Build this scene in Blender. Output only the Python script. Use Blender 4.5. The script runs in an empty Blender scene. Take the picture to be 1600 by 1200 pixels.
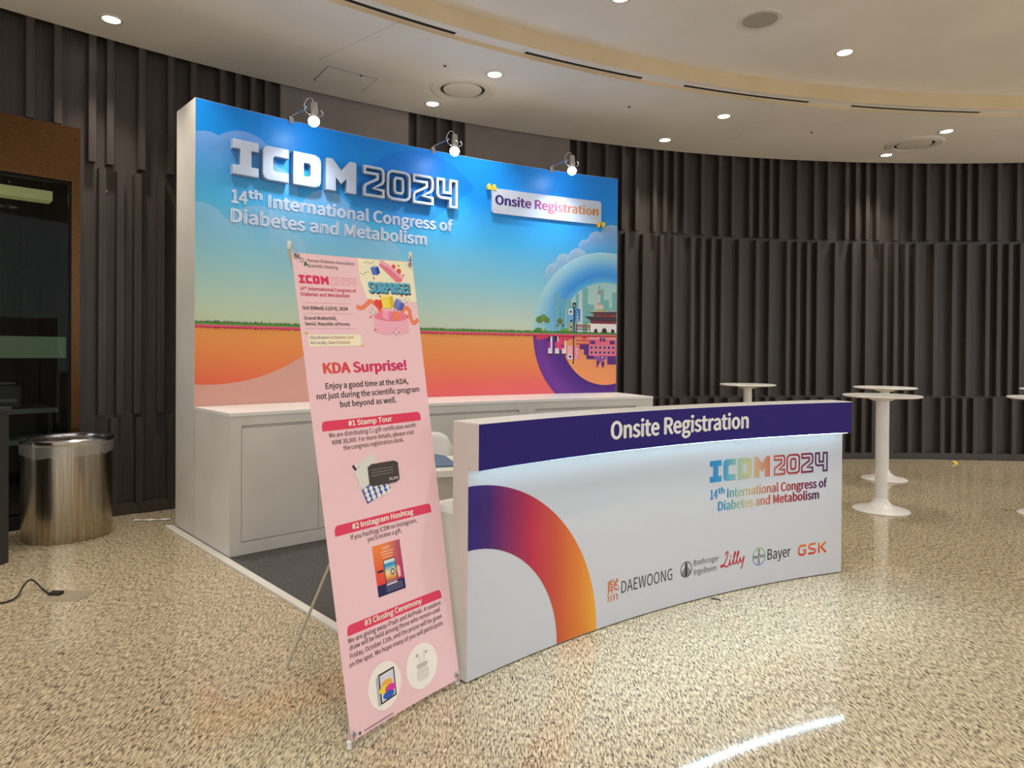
import bpy, bmesh, math, random
from mathutils import Vector, Matrix
from mathutils.geometry import tessellate_polygon
random.seed(7)
sc = bpy.context.scene
COL = sc.collection

# ------------------------------------------------------------------ camera, world, exposure
CAM_H = 1.40
PITCH, ROLL = 0.00567, 0.0070
cam_d = bpy.data.cameras.new('camera'); cam = bpy.data.objects.new('camera', cam_d); COL.objects.link(cam)
cam_d.sensor_width = 36.0; cam_d.lens = 36.0 * 1046.0 / 1600.0
cam_d.shift_y = -43.3 / 1600.0; cam_d.clip_start = 0.05; cam_d.clip_end = 100
_c, _s = math.cos(PITCH), math.sin(PITCH); _cr, _sr = math.cos(ROLL), math.sin(ROLL)
fwd = Vector((0, _c, -_s)); up0 = Vector((0, _s, _c)); rt0 = Vector((1, 0, 0))
rt = _cr * rt0 + _sr * up0; up = -_sr * rt0 + _cr * up0
cam.matrix_world = Matrix(((rt.x, up.x, -fwd.x, 0), (rt.y, up.y, -fwd.y, 0), (rt.z, up.z, -fwd.z, CAM_H), (0, 0, 0, 1)))
sc.camera = cam
world = bpy.data.worlds.new('world'); sc.world = world; world.use_nodes = True
bg = world.node_tree.nodes['Background']; bg.inputs[0].default_value = (0.92, 0.96, 1.0, 1); bg.inputs[1].default_value = 1.15
sc.view_settings.view_transform = 'Standard'; sc.view_settings.look = 'None'
sc.view_settings.gamma = 1.0; sc.view_settings.use_curve_mapping = False
sc.view_settings.exposure = 0.05
DOWNLIGHT_W = 105.0      # every recessed ceiling downlight
DOWNLIGHT_COL = (1.0, 0.92, 0.80)
CLIP_W = 20.0           # the three clip lamps on the backdrop
LED_W = 12.0            # downward light of that strip, all modules together
LED_STRENGTH = 9.0     # strip under the desk fascia

# ------------------------------------------------------------------ helpers
def lin(c):
    c /= 255.0
    return c / 12.92 if c <= 0.04045 else ((c + 0.055) / 1.055) ** 2.4
def rgb(r, g, b): return (lin(r), lin(g), lin(b))
def mixc(a, b, t): return tuple(x + (y - x) * t for x, y in zip(a, b))
def ramp(stops):
    def f(t):
        if t <= stops[0][0]: return stops[0][1]
        for (t0, c0), (t1, c1) in zip(stops, stops[1:]):
            if t <= t1: return mixc(c0, c1, (t - t0) / (t1 - t0))
        return stops[-1][1]
    return f

def mat(name, col, rough=0.5, metal=0.0, emit=None, estr=0.0, spec=0.5, alpha=1.0):
    m = bpy.data.materials.new(name); m.use_nodes = True
    b = m.node_tree.nodes['Principled BSDF']
    b.inputs['Base Color'].default_value = (*col, 1); b.inputs['Roughness'].default_value = rough
    b.inputs['Metallic'].default_value = metal; b.inputs['Specular IOR Level'].default_value = spec
    if emit: b.inputs['Emission Color'].default_value = (*emit, 1); b.inputs['Emission Strength'].default_value = estr
    if alpha < 1: b.inputs['Alpha'].default_value = alpha
    return m
def nodes(m): return m.node_tree.nodes, m.node_tree.links, m.node_tree.nodes['Principled BSDF']
def print_mat(name, rough=0.4, alpha=1.0, spec=0.5):
    m = mat(name, (1, 1, 1), rough, spec=spec, alpha=alpha); n, l, b = nodes(m)
    a = n.new('ShaderNodeVertexColor'); a.layer_name = 'Col'; l.new(a.outputs[0], b.inputs['Base Color'])
    if alpha < 1: l.new(a.outputs['Alpha'], b.inputs['Alpha'])
    return m
def noise_tint(m, c0, c1, scale, vec_scale=(1, 1, 1), bump=0.0, detail=4.0, coord='Object', rough=None):
    n, l, b = nodes(m)
    tc = n.new('ShaderNodeTexCoord'); mp = n.new('ShaderNodeMapping'); mp.inputs['Scale'].default_value = vec_scale
    l.new(tc.outputs[coord], mp.inputs[0])
    nz = n.new('ShaderNodeTexNoise'); nz.inputs['Scale'].default_value = scale; nz.inputs['Detail'].default_value = detail
    l.new(mp.outputs[0], nz.inputs['Vector'])
    r = n.new('ShaderNodeValToRGB'); r.color_ramp.elements[0].position = 0.35; r.color_ramp.elements[1].position = 0.68
    r.color_ramp.elements[0].color = (*c0, 1); r.color_ramp.elements[1].color = (*c1, 1)
    l.new(nz.outputs[0], r.inputs[0]); l.new(r.outputs[0], b.inputs['Base Color'])
    if bump:
        bp = n.new('ShaderNodeBump'); bp.inputs['Strength'].default_value = bump; bp.inputs['Distance'].default_value = 0.002
        l.new(nz.outputs[0], bp.inputs['Height']); l.new(bp.outputs[0], b.inputs['Normal'])
    return m

class MB:
    """collects verts / faces; build() links them as one mesh object"""
    def __init__(s): s.v = []; s.f = []; s.c = []
    def add(s, vs, fs, cols=None):
        o = len(s.v); s.v += [tuple(p) for p in vs]; s.f += [tuple(i + o for i in f) for f in fs]
        s.c += cols if cols else [(1, 1, 1)] * len(vs); return s
    def box(s, x0, x1, y0, y1, z0, z1, M=None):
        p = [Vector((x, y, z)) for x in (x0, x1) for y in (y0, y1) for z in (z0, z1)]
        if M is not None: p = [M @ q for q in p]
        return s.add(p, [(0, 1, 3, 2), (4, 6, 7, 5), (0, 4, 5, 1), (2, 3, 7, 6), (0, 2, 6, 4), (1, 5, 7, 3)])
    def arcbox(s, A, s0, s1, r0, r1, z0, z1, n=24):
        """curved box on arc A between arc lengths s0..s1 (at A.R), radii r0<r1, heights z0<z1"""
        vs = []; fs = []
        for i in range(n + 1):
            t = s0 + (s1 - s0) * i / n
            vs += [A.at(t, r0, z0), A.at(t, r1, z0), A.at(t, r1, z1), A.at(t, r0, z1)]
        for i in range(n):
            a = 4 * i; b = a + 4
            for k in range(4):
                k2 = (k + 1) % 4; fs.append((a + k, b + k, b + k2, a + k2))
        fs.append((0, 1, 2, 3)); fs.append((4 * n + 3, 4 * n + 2, 4 * n + 1, 4 * n))
        return s.add(vs, fs)
    def lathe(s, prof, n=32, M=None, cap0=True, cap1=True):
        vs = []; fs = []
        for r, z in prof:
            for k in range(n):
                a = 2 * math.pi * k / n; p = Vector((r * math.cos(a), r * math.sin(a), z)); vs.append(M @ p if M is not None else p)
        for i in range(len(prof) - 1):
            for k in range(n):
                k2 = (k + 1) % n; fs.append((i * n + k, i * n + k2, (i + 1) * n + k2, (i + 1) * n + k))
        if cap0: fs.append(tuple(range(n))[::-1])
        if cap1: fs.append(tuple(range((len(prof) - 1) * n, len(prof) * n)))
        return s.add(vs, fs)
    def tube(s, pts, r, n=8):
        pts = [Vector(p) for p in pts]; vs = []; fs = []
        for i, p in enumerate(pts):
            d = (pts[min(i + 1, len(pts) - 1)] - pts[max(i - 1, 0)]).normalized()
            a = d.cross(Vector((0, 0, 1)))
            if a.length < 1e-3: a = d.cross(Vector((1, 0, 0)))
            a.normalize(); b = d.cross(a); rr = r[i] if isinstance(r, (list, tuple)) else r
            for k in range(n):
                t = 2 * math.pi * k / n; vs.append(p + a * math.cos(t) * rr + b * math.sin(t) * rr)
        for i in range(len(pts) - 1):
            for k in range(n):
                k2 = (k + 1) % n; fs.append((i * n + k, i * n + k2, (i + 1) * n + k2, (i + 1) * n + k))
        fs.append(tuple(range(n))[::-1]); fs.append(tuple(range((len(pts) - 1) * n, len(pts) * n)))
        return s.add(vs, fs)
    def mesh(s, name, m=None, col=False, smooth=False, fixn=True):
        me = bpy.data.meshes.new(name); me.from_pydata(s.v, [], s.f)
        if fixn:
            bm = bmesh.new(); bm.from_mesh(me); bmesh.ops.recalc_face_normals(bm, faces=bm.faces); bm.to_mesh(me); bm.free()
        if col:
            at = me.color_attributes.new('Col', 'FLOAT_COLOR', 'POINT')
            at.data.foreach_set('color', [x for c in s.c for x in (*c, 1.0)[:4]])
        if smooth:
            me.polygons.foreach_set('use_smooth', [True] * len(me.polygons))
            try: me.set_sharp_from_angle(angle=math.radians(35))
            except Exception: pass
        if m: me.materials.append(m)
        me.update(); return me
    def build(s, name, m=None, parent=None, col=False, smooth=False, fixn=True, bevel=0.0, loc=None):
        o = bpy.data.objects.new(name, s.mesh(name, m, col, smooth, fixn)); COL.objects.link(o)
        if loc is not None: o.location = loc
        if parent is not None: o.parent = parent
        if bevel:
            b = o.modifiers.new('bevel', 'BEVEL'); b.width = bevel; b.segments = 2; b.limit_method = 'ANGLE'; b.angle_limit = math.radians(40)
        return o
def tag(o, label=None, cat=None, group=None, kind=None):
    if label: o['label'] = label
    if cat: o['category'] = cat
    if group: o['group'] = group
    if kind: o['kind'] = kind
    return o
def empty(name, loc=(0, 0, 0), rz=0.0):
    o = bpy.data.objects.new(name, None); COL.objects.link(o); o.location = loc; o.rotation_euler = (0, 0, rz); o.empty_display_size = 0.1
    return o
def child(o, name, me, parent):
    c = bpy.data.objects.new(name, me); COL.objects.link(c); c.parent = parent; return c
class Arc:
    def __init__(s, cx, cy, R): s.c = Vector((cx, cy)); s.R = R
    def at(s, t, r, z): a = t / s.R; return Vector((s.c.x + r * math.sin(a), s.c.y + r * math.cos(a), z))
    def inward(s, t): a = t / s.R; return Vector((-math.sin(a), -math.cos(a), 0))
    def tangent(s, t): a = t / s.R; return Vector((math.cos(a), -math.sin(a), 0))
    def frame(s, t, r, z):      # local x = along, y = outward, z = up
        T = s.tangent(t); N = -s.inward(t); p = s.at(t, r, z)
        return Matrix(((T.x, N.x, 0, p.x), (T.y, N.y, 0, p.y), (0, 0, 1, p.z), (0, 0, 0, 1)))
WALL = Arc(5.504, -4.163, 13.18)
BACK = Arc(5.315, -3.127, 11.178); B0, B1 = -8.473, -4.291          # backdrop, ends of its printed face
DESK = Arc(4.176, -1.438, 6.09); D0, D1 = -4.857, -2.092            # desk, ends of its front panel
H_CEIL = 3.98

# ---- flat print drawing
class Print:
    def __init__(s, mp): s.mp = mp; s.mb = MB()
    def tris(s, pts, faces, col, w):
        cf = col if callable(col) else (lambda u, v: col)
        s.mb.add([s.mp(u, v, w) for u, v in pts], faces, [cf(u, v) for u, v in pts]); return s
    def poly(s, pts, col, w, holes=()):
        loops = [[Vector((x, y, 0)) for x, y in l] for l in (pts, *holes)]
        t = tessellate_polygon(loops); return s.tris([p for l in (pts, *holes) for p in l], [tuple(x) for x in t], col, w)
    def rect(s, u0, v0, u1, v1, col, w, n=1): return s.cols(u0, u1, n, lambda u: v0, lambda u: v1, col, w)
    def cols(s, u0, u1, n, lo, hi, col, w, m=1):
        pts = []; fs = []
        for i in range(n + 1):
            u = u0 + (u1 - u0) * i / n; a, b = lo(u), hi(u)
            for j in range(m + 1): pts.append((u, a + (b - a) * j / m))
        for i in range(n):
            for j in range(m):
                a = i * (m + 1) + j; fs.append((a, a + m + 1, a + m + 2, a + 1))
        return s.tris(pts, fs, col, w)
    def disc(s, u, v, r, col, w, n=28, ry=None, rot=0.0):
        ry = ry or r; p = []
        for k in range(n):
            a = 2 * math.pi * k / n; x, y = r * math.cos(a), ry * math.sin(a)
            p.append((u + x * math.cos(rot) - y * math.sin(rot), v + x * math.sin(rot) + y * math.cos(rot)))
        return s.tris(p, [tuple(range(n))], col, w)
    def ring(s, u, v, r0, r1, a0, a1, col, w, n=48, m=4):
        pts = []; fs = []; full = abs(a1 - a0 - 2 * math.pi) < 1e-6
        for i in range(n + 1):
            a = a0 + (a1 - a0) * i / n
            for j in range(m + 1):
                r = r0 + (r1 - r0) * j / m; pts.append((u + r * math.cos(a), v + r * math.sin(a)))
        for i in range(n):
            for j in range(m):
                a = i * (m + 1) + j; fs.append((a, a + m + 1, a + m + 2, a + 1))
        return s.tris(pts, fs, col, w)
    def stroke(s, pts, wd, col, w, closed=False):
        P = [Vector((x, y)) for x, y in pts]; n = len(P); L = []; Rr = []
        for i in range(n):
            if closed: d = P[(i + 1) % n] - P[i - 1]
            else: d = P[min(i + 1, n - 1)] - P[max(i - 1, 0)]
            if d.length < 1e-9: d = Vector((1, 0))
            d.normalize(); q = Vector((-d.y, d.x)); ww = (wd[i] if isinstance(wd, (list, tuple)) else wd) / 2
            L.append(P[i] + q * ww); Rr.append(P[i] - q * ww)
        pts2 = [tuple(p) for p in L + Rr]; k = n if closed else n - 1
        return s.tris(pts2, [(i, (i + 1) % n, n + (i + 1) % n, n + i) for i in range(k)], col, w)
    def text(s, st, u0, v, u1, cap, col, w, bold=0.0, slant=0.0, center=False, flip=False):
        vs, fs, x0, x1 = glyphs(st); W = (u1 - u0); k = W / (x1 - x0); h = cap / CAPH
        pts = [(u0 + (x - x0) * k + slant * y * h, v + (-y if flip else y) * h) for x, y in vs]
        bx = 0.72 * bold * min(k, h * 1.2)      # heavier weight: the same outline struck again slightly to each side
        for dx, dy in (((-bx, 0), (bx, 0), (0, bx * 0.6), (0, -bx * 0.6)) if bold else ((0, 0),)):
            s.tris([(a + dx, b + dy) for a, b in pts], fs, col, w)
        return s
    def build(s, name, m, parent): return s.mb.build(name, m, parent, col=True, fixn=False)
_gc = {}
def sans():
    import os
    try: return bpy.data.fonts.load(os.path.join(bpy.utils.system_resource('DATAFILES'), 'fonts', 'Noto Sans CJK Regular.woff2'))
    except Exception: return None
FONT = sans()
def curve_mesh(cu):
    o = bpy.data.objects.new('tmp', cu); COL.objects.link(o)
    dg = bpy.context.evaluated_depsgraph_get(); dg.update()
    me = bpy.data.meshes.new_from_object(o.evaluated_get(dg))
    vs = [tuple(v.co) for v in me.vertices]; fs = [tuple(p.vertices) for p in me.polygons]
    bpy.data.objects.remove(o); bpy.data.meshes.remove(me); bpy.data.curves.remove(cu)
    return vs, fs
def glyphs(st, bold=0.0):
    k = (st, bold)
    if k not in _gc:
        cu = bpy.data.curves.new('t', 'FONT'); cu.font = FONT or cu.font; cu.body = st; cu.size = 1.0; cu.resolution_u = 3; cu.offset = bold; cu.fill_mode = 'BOTH'
        vs, fs = curve_mesh(cu); vs = [(x, y) for x, y, z in vs]
        _gc[k] = (vs, fs, min(x for x, y in vs), max(x for x, y in vs))
    return _gc[k]
CAPH = max(y for x, y in glyphs('H')[0])

# ------------------------------------------------------------------ materials
M_wood = noise_tint(mat('dark_wood', rgb(64, 55, 49), 0.42), rgb(52, 45, 41), rgb(73, 64, 58), 9.0, (16, 16, 0.12), bump=0.12, detail=8)
M_taupe = noise_tint(mat('taupe_panel', rgb(128, 118, 112), 0.7), rgb(124, 114, 108), rgb(134, 124, 117), 3)
M_ceil = noise_tint(mat('ceiling_paint', rgb(214, 206, 196), 0.85), rgb(232, 226, 218), rgb(240, 234, 227), 1.2)
M_cream = noise_tint(mat('cove_paint', rgb(226, 205, 170), 0.8), rgb(222, 200, 164), rgb(230, 210, 176), 2.0)
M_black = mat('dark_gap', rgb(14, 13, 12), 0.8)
M_white = noise_tint(mat('white_laminate', rgb(226, 220, 211), 0.5), rgb(212, 206, 197), rgb(221, 215, 206), 2.5)
M_top = mat('white_gloss_top', rgb(240, 236, 230), 0.3)
M_plast = noise_tint(mat('white_plastic', rgb(232, 228, 222), 0.3), rgb(228, 224, 218), rgb(237, 233, 227), 3)
M_chrome = mat('chrome', rgb(205, 205, 208), 0.18, 1.0)
M_brass = noise_tint(mat('bronze_metal', rgb(120, 84, 48), 0.28, 1.0), rgb(84, 60, 38), rgb(104, 76, 48), 30, (1, 1, 12))
M_steel = noise_tint(mat('brushed_steel', rgb(178, 168, 150), 0.26, 1.0), rgb(160, 150, 132), rgb(196, 186, 168), 14, (6, 6, 0.15), bump=0.05)
M_carpet = noise_tint(mat('grey_carpet', rgb(70, 68, 66), 0.95, spec=0.1), rgb(66, 64, 63), rgb(104, 102, 100), 260, bump=0.8, detail=2)
M_purple = mat('purple_vinyl', rgb(38, 20, 112), 0.55, spec=0.25)
M_print = print_mat('printed_vinyl', 0.40, spec=0.35)
M_printm = print_mat('printed_matte', 0.6, spec=0.35)
M_veil = print_mat('printed_veil', 0.40, alpha=0.16)
M_pink = mat('pink_banner_cloth', rgb(246, 203, 207), 0.55, spec=0.3)
M_pole = mat('grey_fibreglass', rgb(190, 182, 160), 0.4)
M_led = mat('led_strip', (1, 1, 1), 0.5, emit=(0.42, 0.78, 1.0), estr=LED_STRENGTH)
M_bulb = mat('lamp_bulb', (1, 1, 1), 0.5, emit=(0.80, 0.92, 1.0), estr=40.0)
M_lens = mat('downlight_lens', (1, 1, 1), 0.5, emit=(1.0, 0.93, 0.82), estr=9.0)
M_trim = mat('downlight_trim', rgb(222, 215, 206), 0.45)
M_grille = noise_tint(mat('speaker_grille', rgb(165, 158, 148), 0.7), rgb(160, 153, 143), rgb(190, 183, 172), 220)
M_yell = mat('yellow_plastic', rgb(238, 204, 62), 0.45)
M_tape = mat('yellow_tape', rgb(232, 205, 30), 0.6)
M_blue = mat('bluegrey_plastic', rgb(96, 116, 142), 0.5)
M_dark = noise_tint(mat('dark_cabinet', rgb(46, 44, 44), 0.5), rgb(42, 40, 40), rgb(52, 50, 49), 6)
M_rubber = mat('black_rubber', rgb(22, 21, 20), 0.6)
M_platem = mat('floor_plate_metal', rgb(166, 152, 128), 0.45, 0.15)
M_frost = mat('frosted_band', rgb(120, 140, 118), 0.7)
M_glow = mat('cove_reflection_glow', rgb(200, 200, 150), 0.6, emit=rgb(214, 208, 140), estr=0.22)  # faint emission standing in for a reflection in the pane
M_curtain = mat('dark_curtain', rgb(40, 38, 34), 0.8)
M_grey = mat('grey_metal', rgb(110, 112, 112), 0.5)
M_side_shade = mat('letter_side_shade', rgb(140, 160, 182), 0.5)  # darker than the letter face: shading put into the colour of the sides
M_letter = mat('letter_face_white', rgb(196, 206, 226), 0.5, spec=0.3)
# glass
M_glass = bpy.data.materials.new('pane_glass'); M_glass.use_nodes = True
_n, _l, _b = nodes(M_glass); _n.remove(_b)
_t = _n.new('ShaderNodeBsdfTransparent'); _t.inputs[0].default_value = (0.86, 0.9, 0.86, 1); _g = _n.new('ShaderNodeBsdfGlossy'); _g.inputs['Roughness'].default_value = 0.02
_f = _n.new('ShaderNodeFresnel'); _f.inputs[0].default_value = 1.2; _x = _n.new('ShaderNodeMixShader')
_l.new(_f.outputs[0], _x.inputs[0]); _l.new(_t.outputs[0], _x.inputs[1]); _l.new(_g.outputs[0], _x.inputs[2]); _l.new(_x.outputs[0], _n['Material Output'].inputs[0])
# clear film (bin liner)
M_film = mat('clear_liner', rgb(235, 232, 226), 0.15, alpha=0.22)
# granite
M_gran = bpy.data.materials.new('speckled_granite'); M_gran.use_nodes = True
def granite():
    n, l, b = nodes(M_gran)
    geo = n.new('ShaderNodeNewGeometry'); oi = n.new('ShaderNodeObjectInfo')
    mu = n.new('ShaderNodeVectorMath'); mu.operation = 'SCALE'; mu.inputs[0].default_value = (7.3, 3.1, 0); l.new(oi.outputs['Random'], mu.inputs['Scale'])
    ad = n.new('ShaderNodeVectorMath'); ad.operation = 'ADD'; l.new(geo.outputs['Position'], ad.inputs[0]); l.new(mu.outputs[0], ad.inputs[1])
    mp = n.new('ShaderNodeMapping'); mp.inputs['Rotation'].default_value = (0, 0, 0.05); mp.inputs['Scale'].default_value = (2.0, 0.36, 1); l.new(ad.outputs[0], mp.inputs[0])
    def nz(scale, det, rough=0.6, off=0):
        t = n.new('ShaderNodeTexNoise'); t.inputs['Scale'].default_value = scale; t.inputs['Detail'].default_value = det; t.inputs['Roughness'].default_value = rough
        l.new(mp.outputs[0], t.inputs['Vector']); return t
    a = nz(66, 6, 0.7); r = n.new('ShaderNodeValToRGB'); e = r.color_ramp.elements
    e[0].position = 0.36; e[0].color = (*rgb(98, 86, 70), 1); e[1].position = 0.64; e[1].color = (*rgb(231, 215, 184), 1)
    m1 = e.new(0.47); m1.color = (*rgb(188, 169, 136), 1)
    l.new(a.outputs[0], r.inputs[0])
    c = nz(92, 4, 0.62); r2 = n.new('ShaderNodeValToRGB'); r2.color_ramp.elements[0].position = 0.54; r2.color_ramp.elements[1].position = 0.575
    r2.color_ramp.elements[0].color = (0, 0, 0, 1); r2.color_ramp.elements[1].color = (1, 1, 1, 1); l.new(c.outputs[0], r2.inputs[0])
    cl = nz(5, 3); rc = n.new('ShaderNodeMapRange'); rc.inputs[1].default_value = 0.35; rc.inputs[2].default_value = 0.65; rc.inputs[3].default_value = 0.65; rc.inputs[4].default_value = 1.0; l.new(cl.outputs[0], rc.inputs[0])
    mm = n.new('ShaderNodeMath'); mm.operation = 'MULTIPLY'; l.new(r2.outputs[0], mm.inputs[0]); l.new(rc.outputs[0], mm.inputs[1])
    mx = n.new('ShaderNodeMix'); mx.data_type = 'RGBA'; l.new(mm.outputs[0], mx.inputs['Factor']); l.new(r.outputs[0], mx.inputs['A']); mx.inputs['B'].default_value = (*rgb(52, 48, 48), 1)
    w = nz(110, 2); w.inputs['Vector'].default_value = (0, 0, 0); r3 = n.new('ShaderNodeValToRGB'); r3.color_ramp.elements[0].position = 0.64; r3.color_ramp.elements[1].position = 0.72
    l.new(w.outputs[0], r3.inputs[0]); m2 = n.new('ShaderNodeMath'); m2.operation = 'MULTIPLY'; m2.inputs[1].default_value = 0.6; l.new(r3.outputs[0], m2.inputs[0])
    mx2 = n.new('ShaderNodeMix'); mx2.data_type = 'RGBA'; l.new(m2.outputs[0], mx2.inputs['Factor']); l.new(mx.outputs['Result'], mx2.inputs['A']); mx2.inputs['B'].default_value = (*rgb(236, 226, 204), 1)
    l.new(mx2.outputs['Result'], b.inputs['Base Color'])
    b.inputs['Roughness'].default_value = 0.065; b.inputs['Specular IOR Level'].default_value = 0.5
granite()

# ------------------------------------------------------------------ setting: floor with slabs
def disc_mesh(mb, A, r, z, a0, a1, n=72):
    c = Vector((A.c.x, A.c.y, z)); vs = [c] + [A.at(A.R * math.radians(a0 + (a1 - a0) * i / n), r, z) for i in range(n + 1)]
    mb.add(vs, [(0, i + 1, i + 2) for i in range(n)])
mb = MB(); disc_mesh(mb, WALL, 15.0, -0.004, -180, 180, 96)
floor = tag(mb.build('floor', M_gran, fixn=False), 'polished beige speckled granite slab floor', kind='structure')
SL = 0.608; ga = math.radians(-6.4)
gx = Vector((math.cos(ga), math.sin(ga))); gy = Vector((-gx.y, gx.x)); g0 = Vector((0.3845, 2.262))
h = SL / 2 - 0.0012; sm = MB(); b_ = 0.0012
sm.add([(-h, -h, -0.004), (h, -h, -0.004), (h, h, -0.004), (-h, h, -0.004), (-h, -h, 0), (h, -h, 0), (h, h, 0), (-h, h, 0)], [(0, 1, 5, 4), (1, 2, 6, 5), (2, 3, 7, 6), (3, 0, 4, 7), (4, 5, 6, 7), (0, 3, 2, 1)])
slab_me = sm.mesh('stone_slab', M_gran)
cand = []
for i in range(-16, 17):
    for j in range(-3, 16):
        c = g0 + gx * (i + 0.5) * SL + gy * (j + 0.5) * SL
        if (c - WALL.c).length > WALL.R + 0.1 or c.y < 1.3: continue
        if abs(c.x) - 0.45 > 0.80 * (c.y + 0.45): continue
        d = c - BACK.c; u = BACK.R * math.atan2(d.x, d.y)
        if d.length > BACK.R - 2.3 and B0 + 0.55 < u < B1 - 0.55 and d.length < BACK.R + 0.6: continue    # under the booth carpet
        cand.append((c.length, c))
cand.sort(key=lambda t: t[0])
for _, c in cand[:300]:
    o = child(None, 'stone_slab', slab_me, floor); o.location = (c.x, c.y, 0); o.rotation_euler = (0, 0, ga)

# ------------------------------------------------------------------ setting: curved slat wall
S_WIN = -9.937; R = WALL.R
FW, FD = 0.052, 0.088
wb = MB()
RW = R + FD - 0.003
wb.arcbox(WALL, S_WIN, 2.6, RW, RW + 0.12, 0.0, H_CEIL + 0.12, 90)
wb.arcbox(WALL, -12.6, S_WIN, RW, RW + 0.12, 3.19, H_CEIL + 0.12, 20)
wall = tag(wb.build('wall_back', M_wood), 'curved dark brown timber wall with rows of vertical slats', kind='structure')
def slat_mesh(z0, z1):
    m = MB(); m.box(-FW / 2, FW / 2, -FD, 0.01, z0, z1); return m.mesh('slat', M_wood)
ROWS = {'top': (2.945, H_CEIL + 0.11), 'mid': (0.855, 2.905), 'low': (0.085, 0.825), 'over': (3.20, H_CEIL + 0.11)}
SM = {k: slat_mesh(*z) for k, z in ROWS.items()}
P_ = 1.364; SEQ = [0.0, 0.190, 0.439, 0.5827, 0.7263, 0.870, 1.119]
def fins(phase, s0, s1):
    r = []
    for k in range(-8, 8):
        for q in SEQ:
            t = phase + k * P_ + q
            if s0 <= t <= s1: r.append(t)
    return r
top_left = [-11.9, -11.66, -11.42, -11.28, -11.14, -11.0, -10.76, -10.53, -10.297, -10.114, -9.878, -9.748, -9.512, -9.282, -9.097, -8.850, -8.714, -8.577, -8.445]
tops = top_left + [-6.861, -6.625, -6.438] + [-4.845, -4.702, -4.453] + fins(-4.223, -4.24, 2.5)
mids = [-9.804, -9.672, -9.54, -9.359] + fins(-3.675 - 0.006, -9.2, 2.5)
lows = fins(-0.165, S_WIN + 0.05, 2.5)
def add_slat(kind, s):
    o = child(None, 'slat', SM[kind], wall); p = WALL.at(s + FW / 2, RW, 0); o.location = p; o.rotation_euler = (0, 0, -s / R)
for t in tops: add_slat('over' if t < S_WIN else 'top', t)
for t in mids: add_slat('mid', t)
for t in lows: add_slat('low', t)
for a, b in ((-8.288, -6.942), (-6.267, -4.923)):
    MB().arcbox(WALL, a, b, R + 0.03, RW, 2.945, H_CEIL + 0.10, 10).build('taupe_panel', M_taupe, wall)
tag(MB().arcbox(WALL, S_WIN, 2.6, R - 0.005, RW, 0.0, 0.085, 60).build('baseboard_back', M_wood), 'dark timber baseboard under the slat wall', kind='structure')
mb = MB()       # cable hole in the wall, small bright disc
mb.lathe([(0.012, 0), (0.012, 0.006), (0.006, 0.01)], 14, WALL.frame(-9.735, RW - 0.002, 2.73) @ Matrix.Rotation(math.radians(90), 4, 'X'))
mb.build('wall_plug', M_chrome, wall)

# ------------------------------------------------------------------ setting: ceiling
RA, RB_ = 11.41, 11.27; Z1, Z2 = 4.012, 4.155
cb = MB(); cb.arcbox(WALL, WALL.R * math.radians(-95), WALL.R * math.radians(13), RA, R - 0.004, H_CEIL, Z1 + 0.02, 110)
ceiling = tag(cb.build('ceiling', M_ceil), 'curved white ceiling stepping up over the lobby', kind='structure')
cb = MB(); cb.arcbox(WALL, WALL.R * math.radians(-95), WALL.R * math.radians(13), RB_, RA + 0.3, Z1, Z2 + 0.02, 110); cb.build('slot_band', M_ceil, ceiling)
cb = MB(); disc_mesh(cb, WALL, 13.45, Z2, -180, 180, 180)
cb.v = [(min(x, 8.6), max(y, -1.2), z) for x, y, z in cb.v]; cb.build('raised_field', M_ceil, ceiling, fixn=False)
MB().arcbox(WALL, R * math.radians(-95), R * math.radians(13), RA - 0.004, RA, H_CEIL, Z1, 110).build('step_fascia', M_cream, ceiling)
MB().arcbox(WALL, R * math.radians(-95), R * math.radians(13), RB_ - 0.005, RB_, Z1, Z2, 110).build('cove_fascia', M_cream, ceiling)
SLOTS = [(-48.0, -39.2, 'along the raised ceiling edge outside the picture'), (-36.7, -31.78, 'at the top edge of the picture above the blue backdrop'), (-28.4, -22.18, 'above the right clip lamp of the backdrop'), (-19.77, -12.48, 'above the right end of the desk'), (-9.94, -2.55, 'at the right, nearest the oval diffuser'), (-0.01, 6.5, 'cut by the right edge of the picture')]
for a, b, lab in SLOTS:
    o = empty('slot_diffuser', WALL.at(R * math.radians((a + b) / 2), 11.365, Z1))
    tag(o, 'thin black ceiling air slot ' + lab, 'air vent', 'ceiling air slots')
    inv = Matrix.Translation(-o.location)
    for nm, r0, r1, z0, z1, m in (('slot', 11.342, 11.386, Z1 - 0.003, Z1 - 0.0005, M_black), ('edge', 11.336, 11.342, Z1 - 0.005, Z1 - 0.0005, M_ceil)):
        q = MB().arcbox(WALL, R * math.radians(a), R * math.radians(b), r0, r1, z0, z1, 16); q.v = [tuple(inv @ Vector(p)) for p in q.v]; q.build(nm, m, o)

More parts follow.
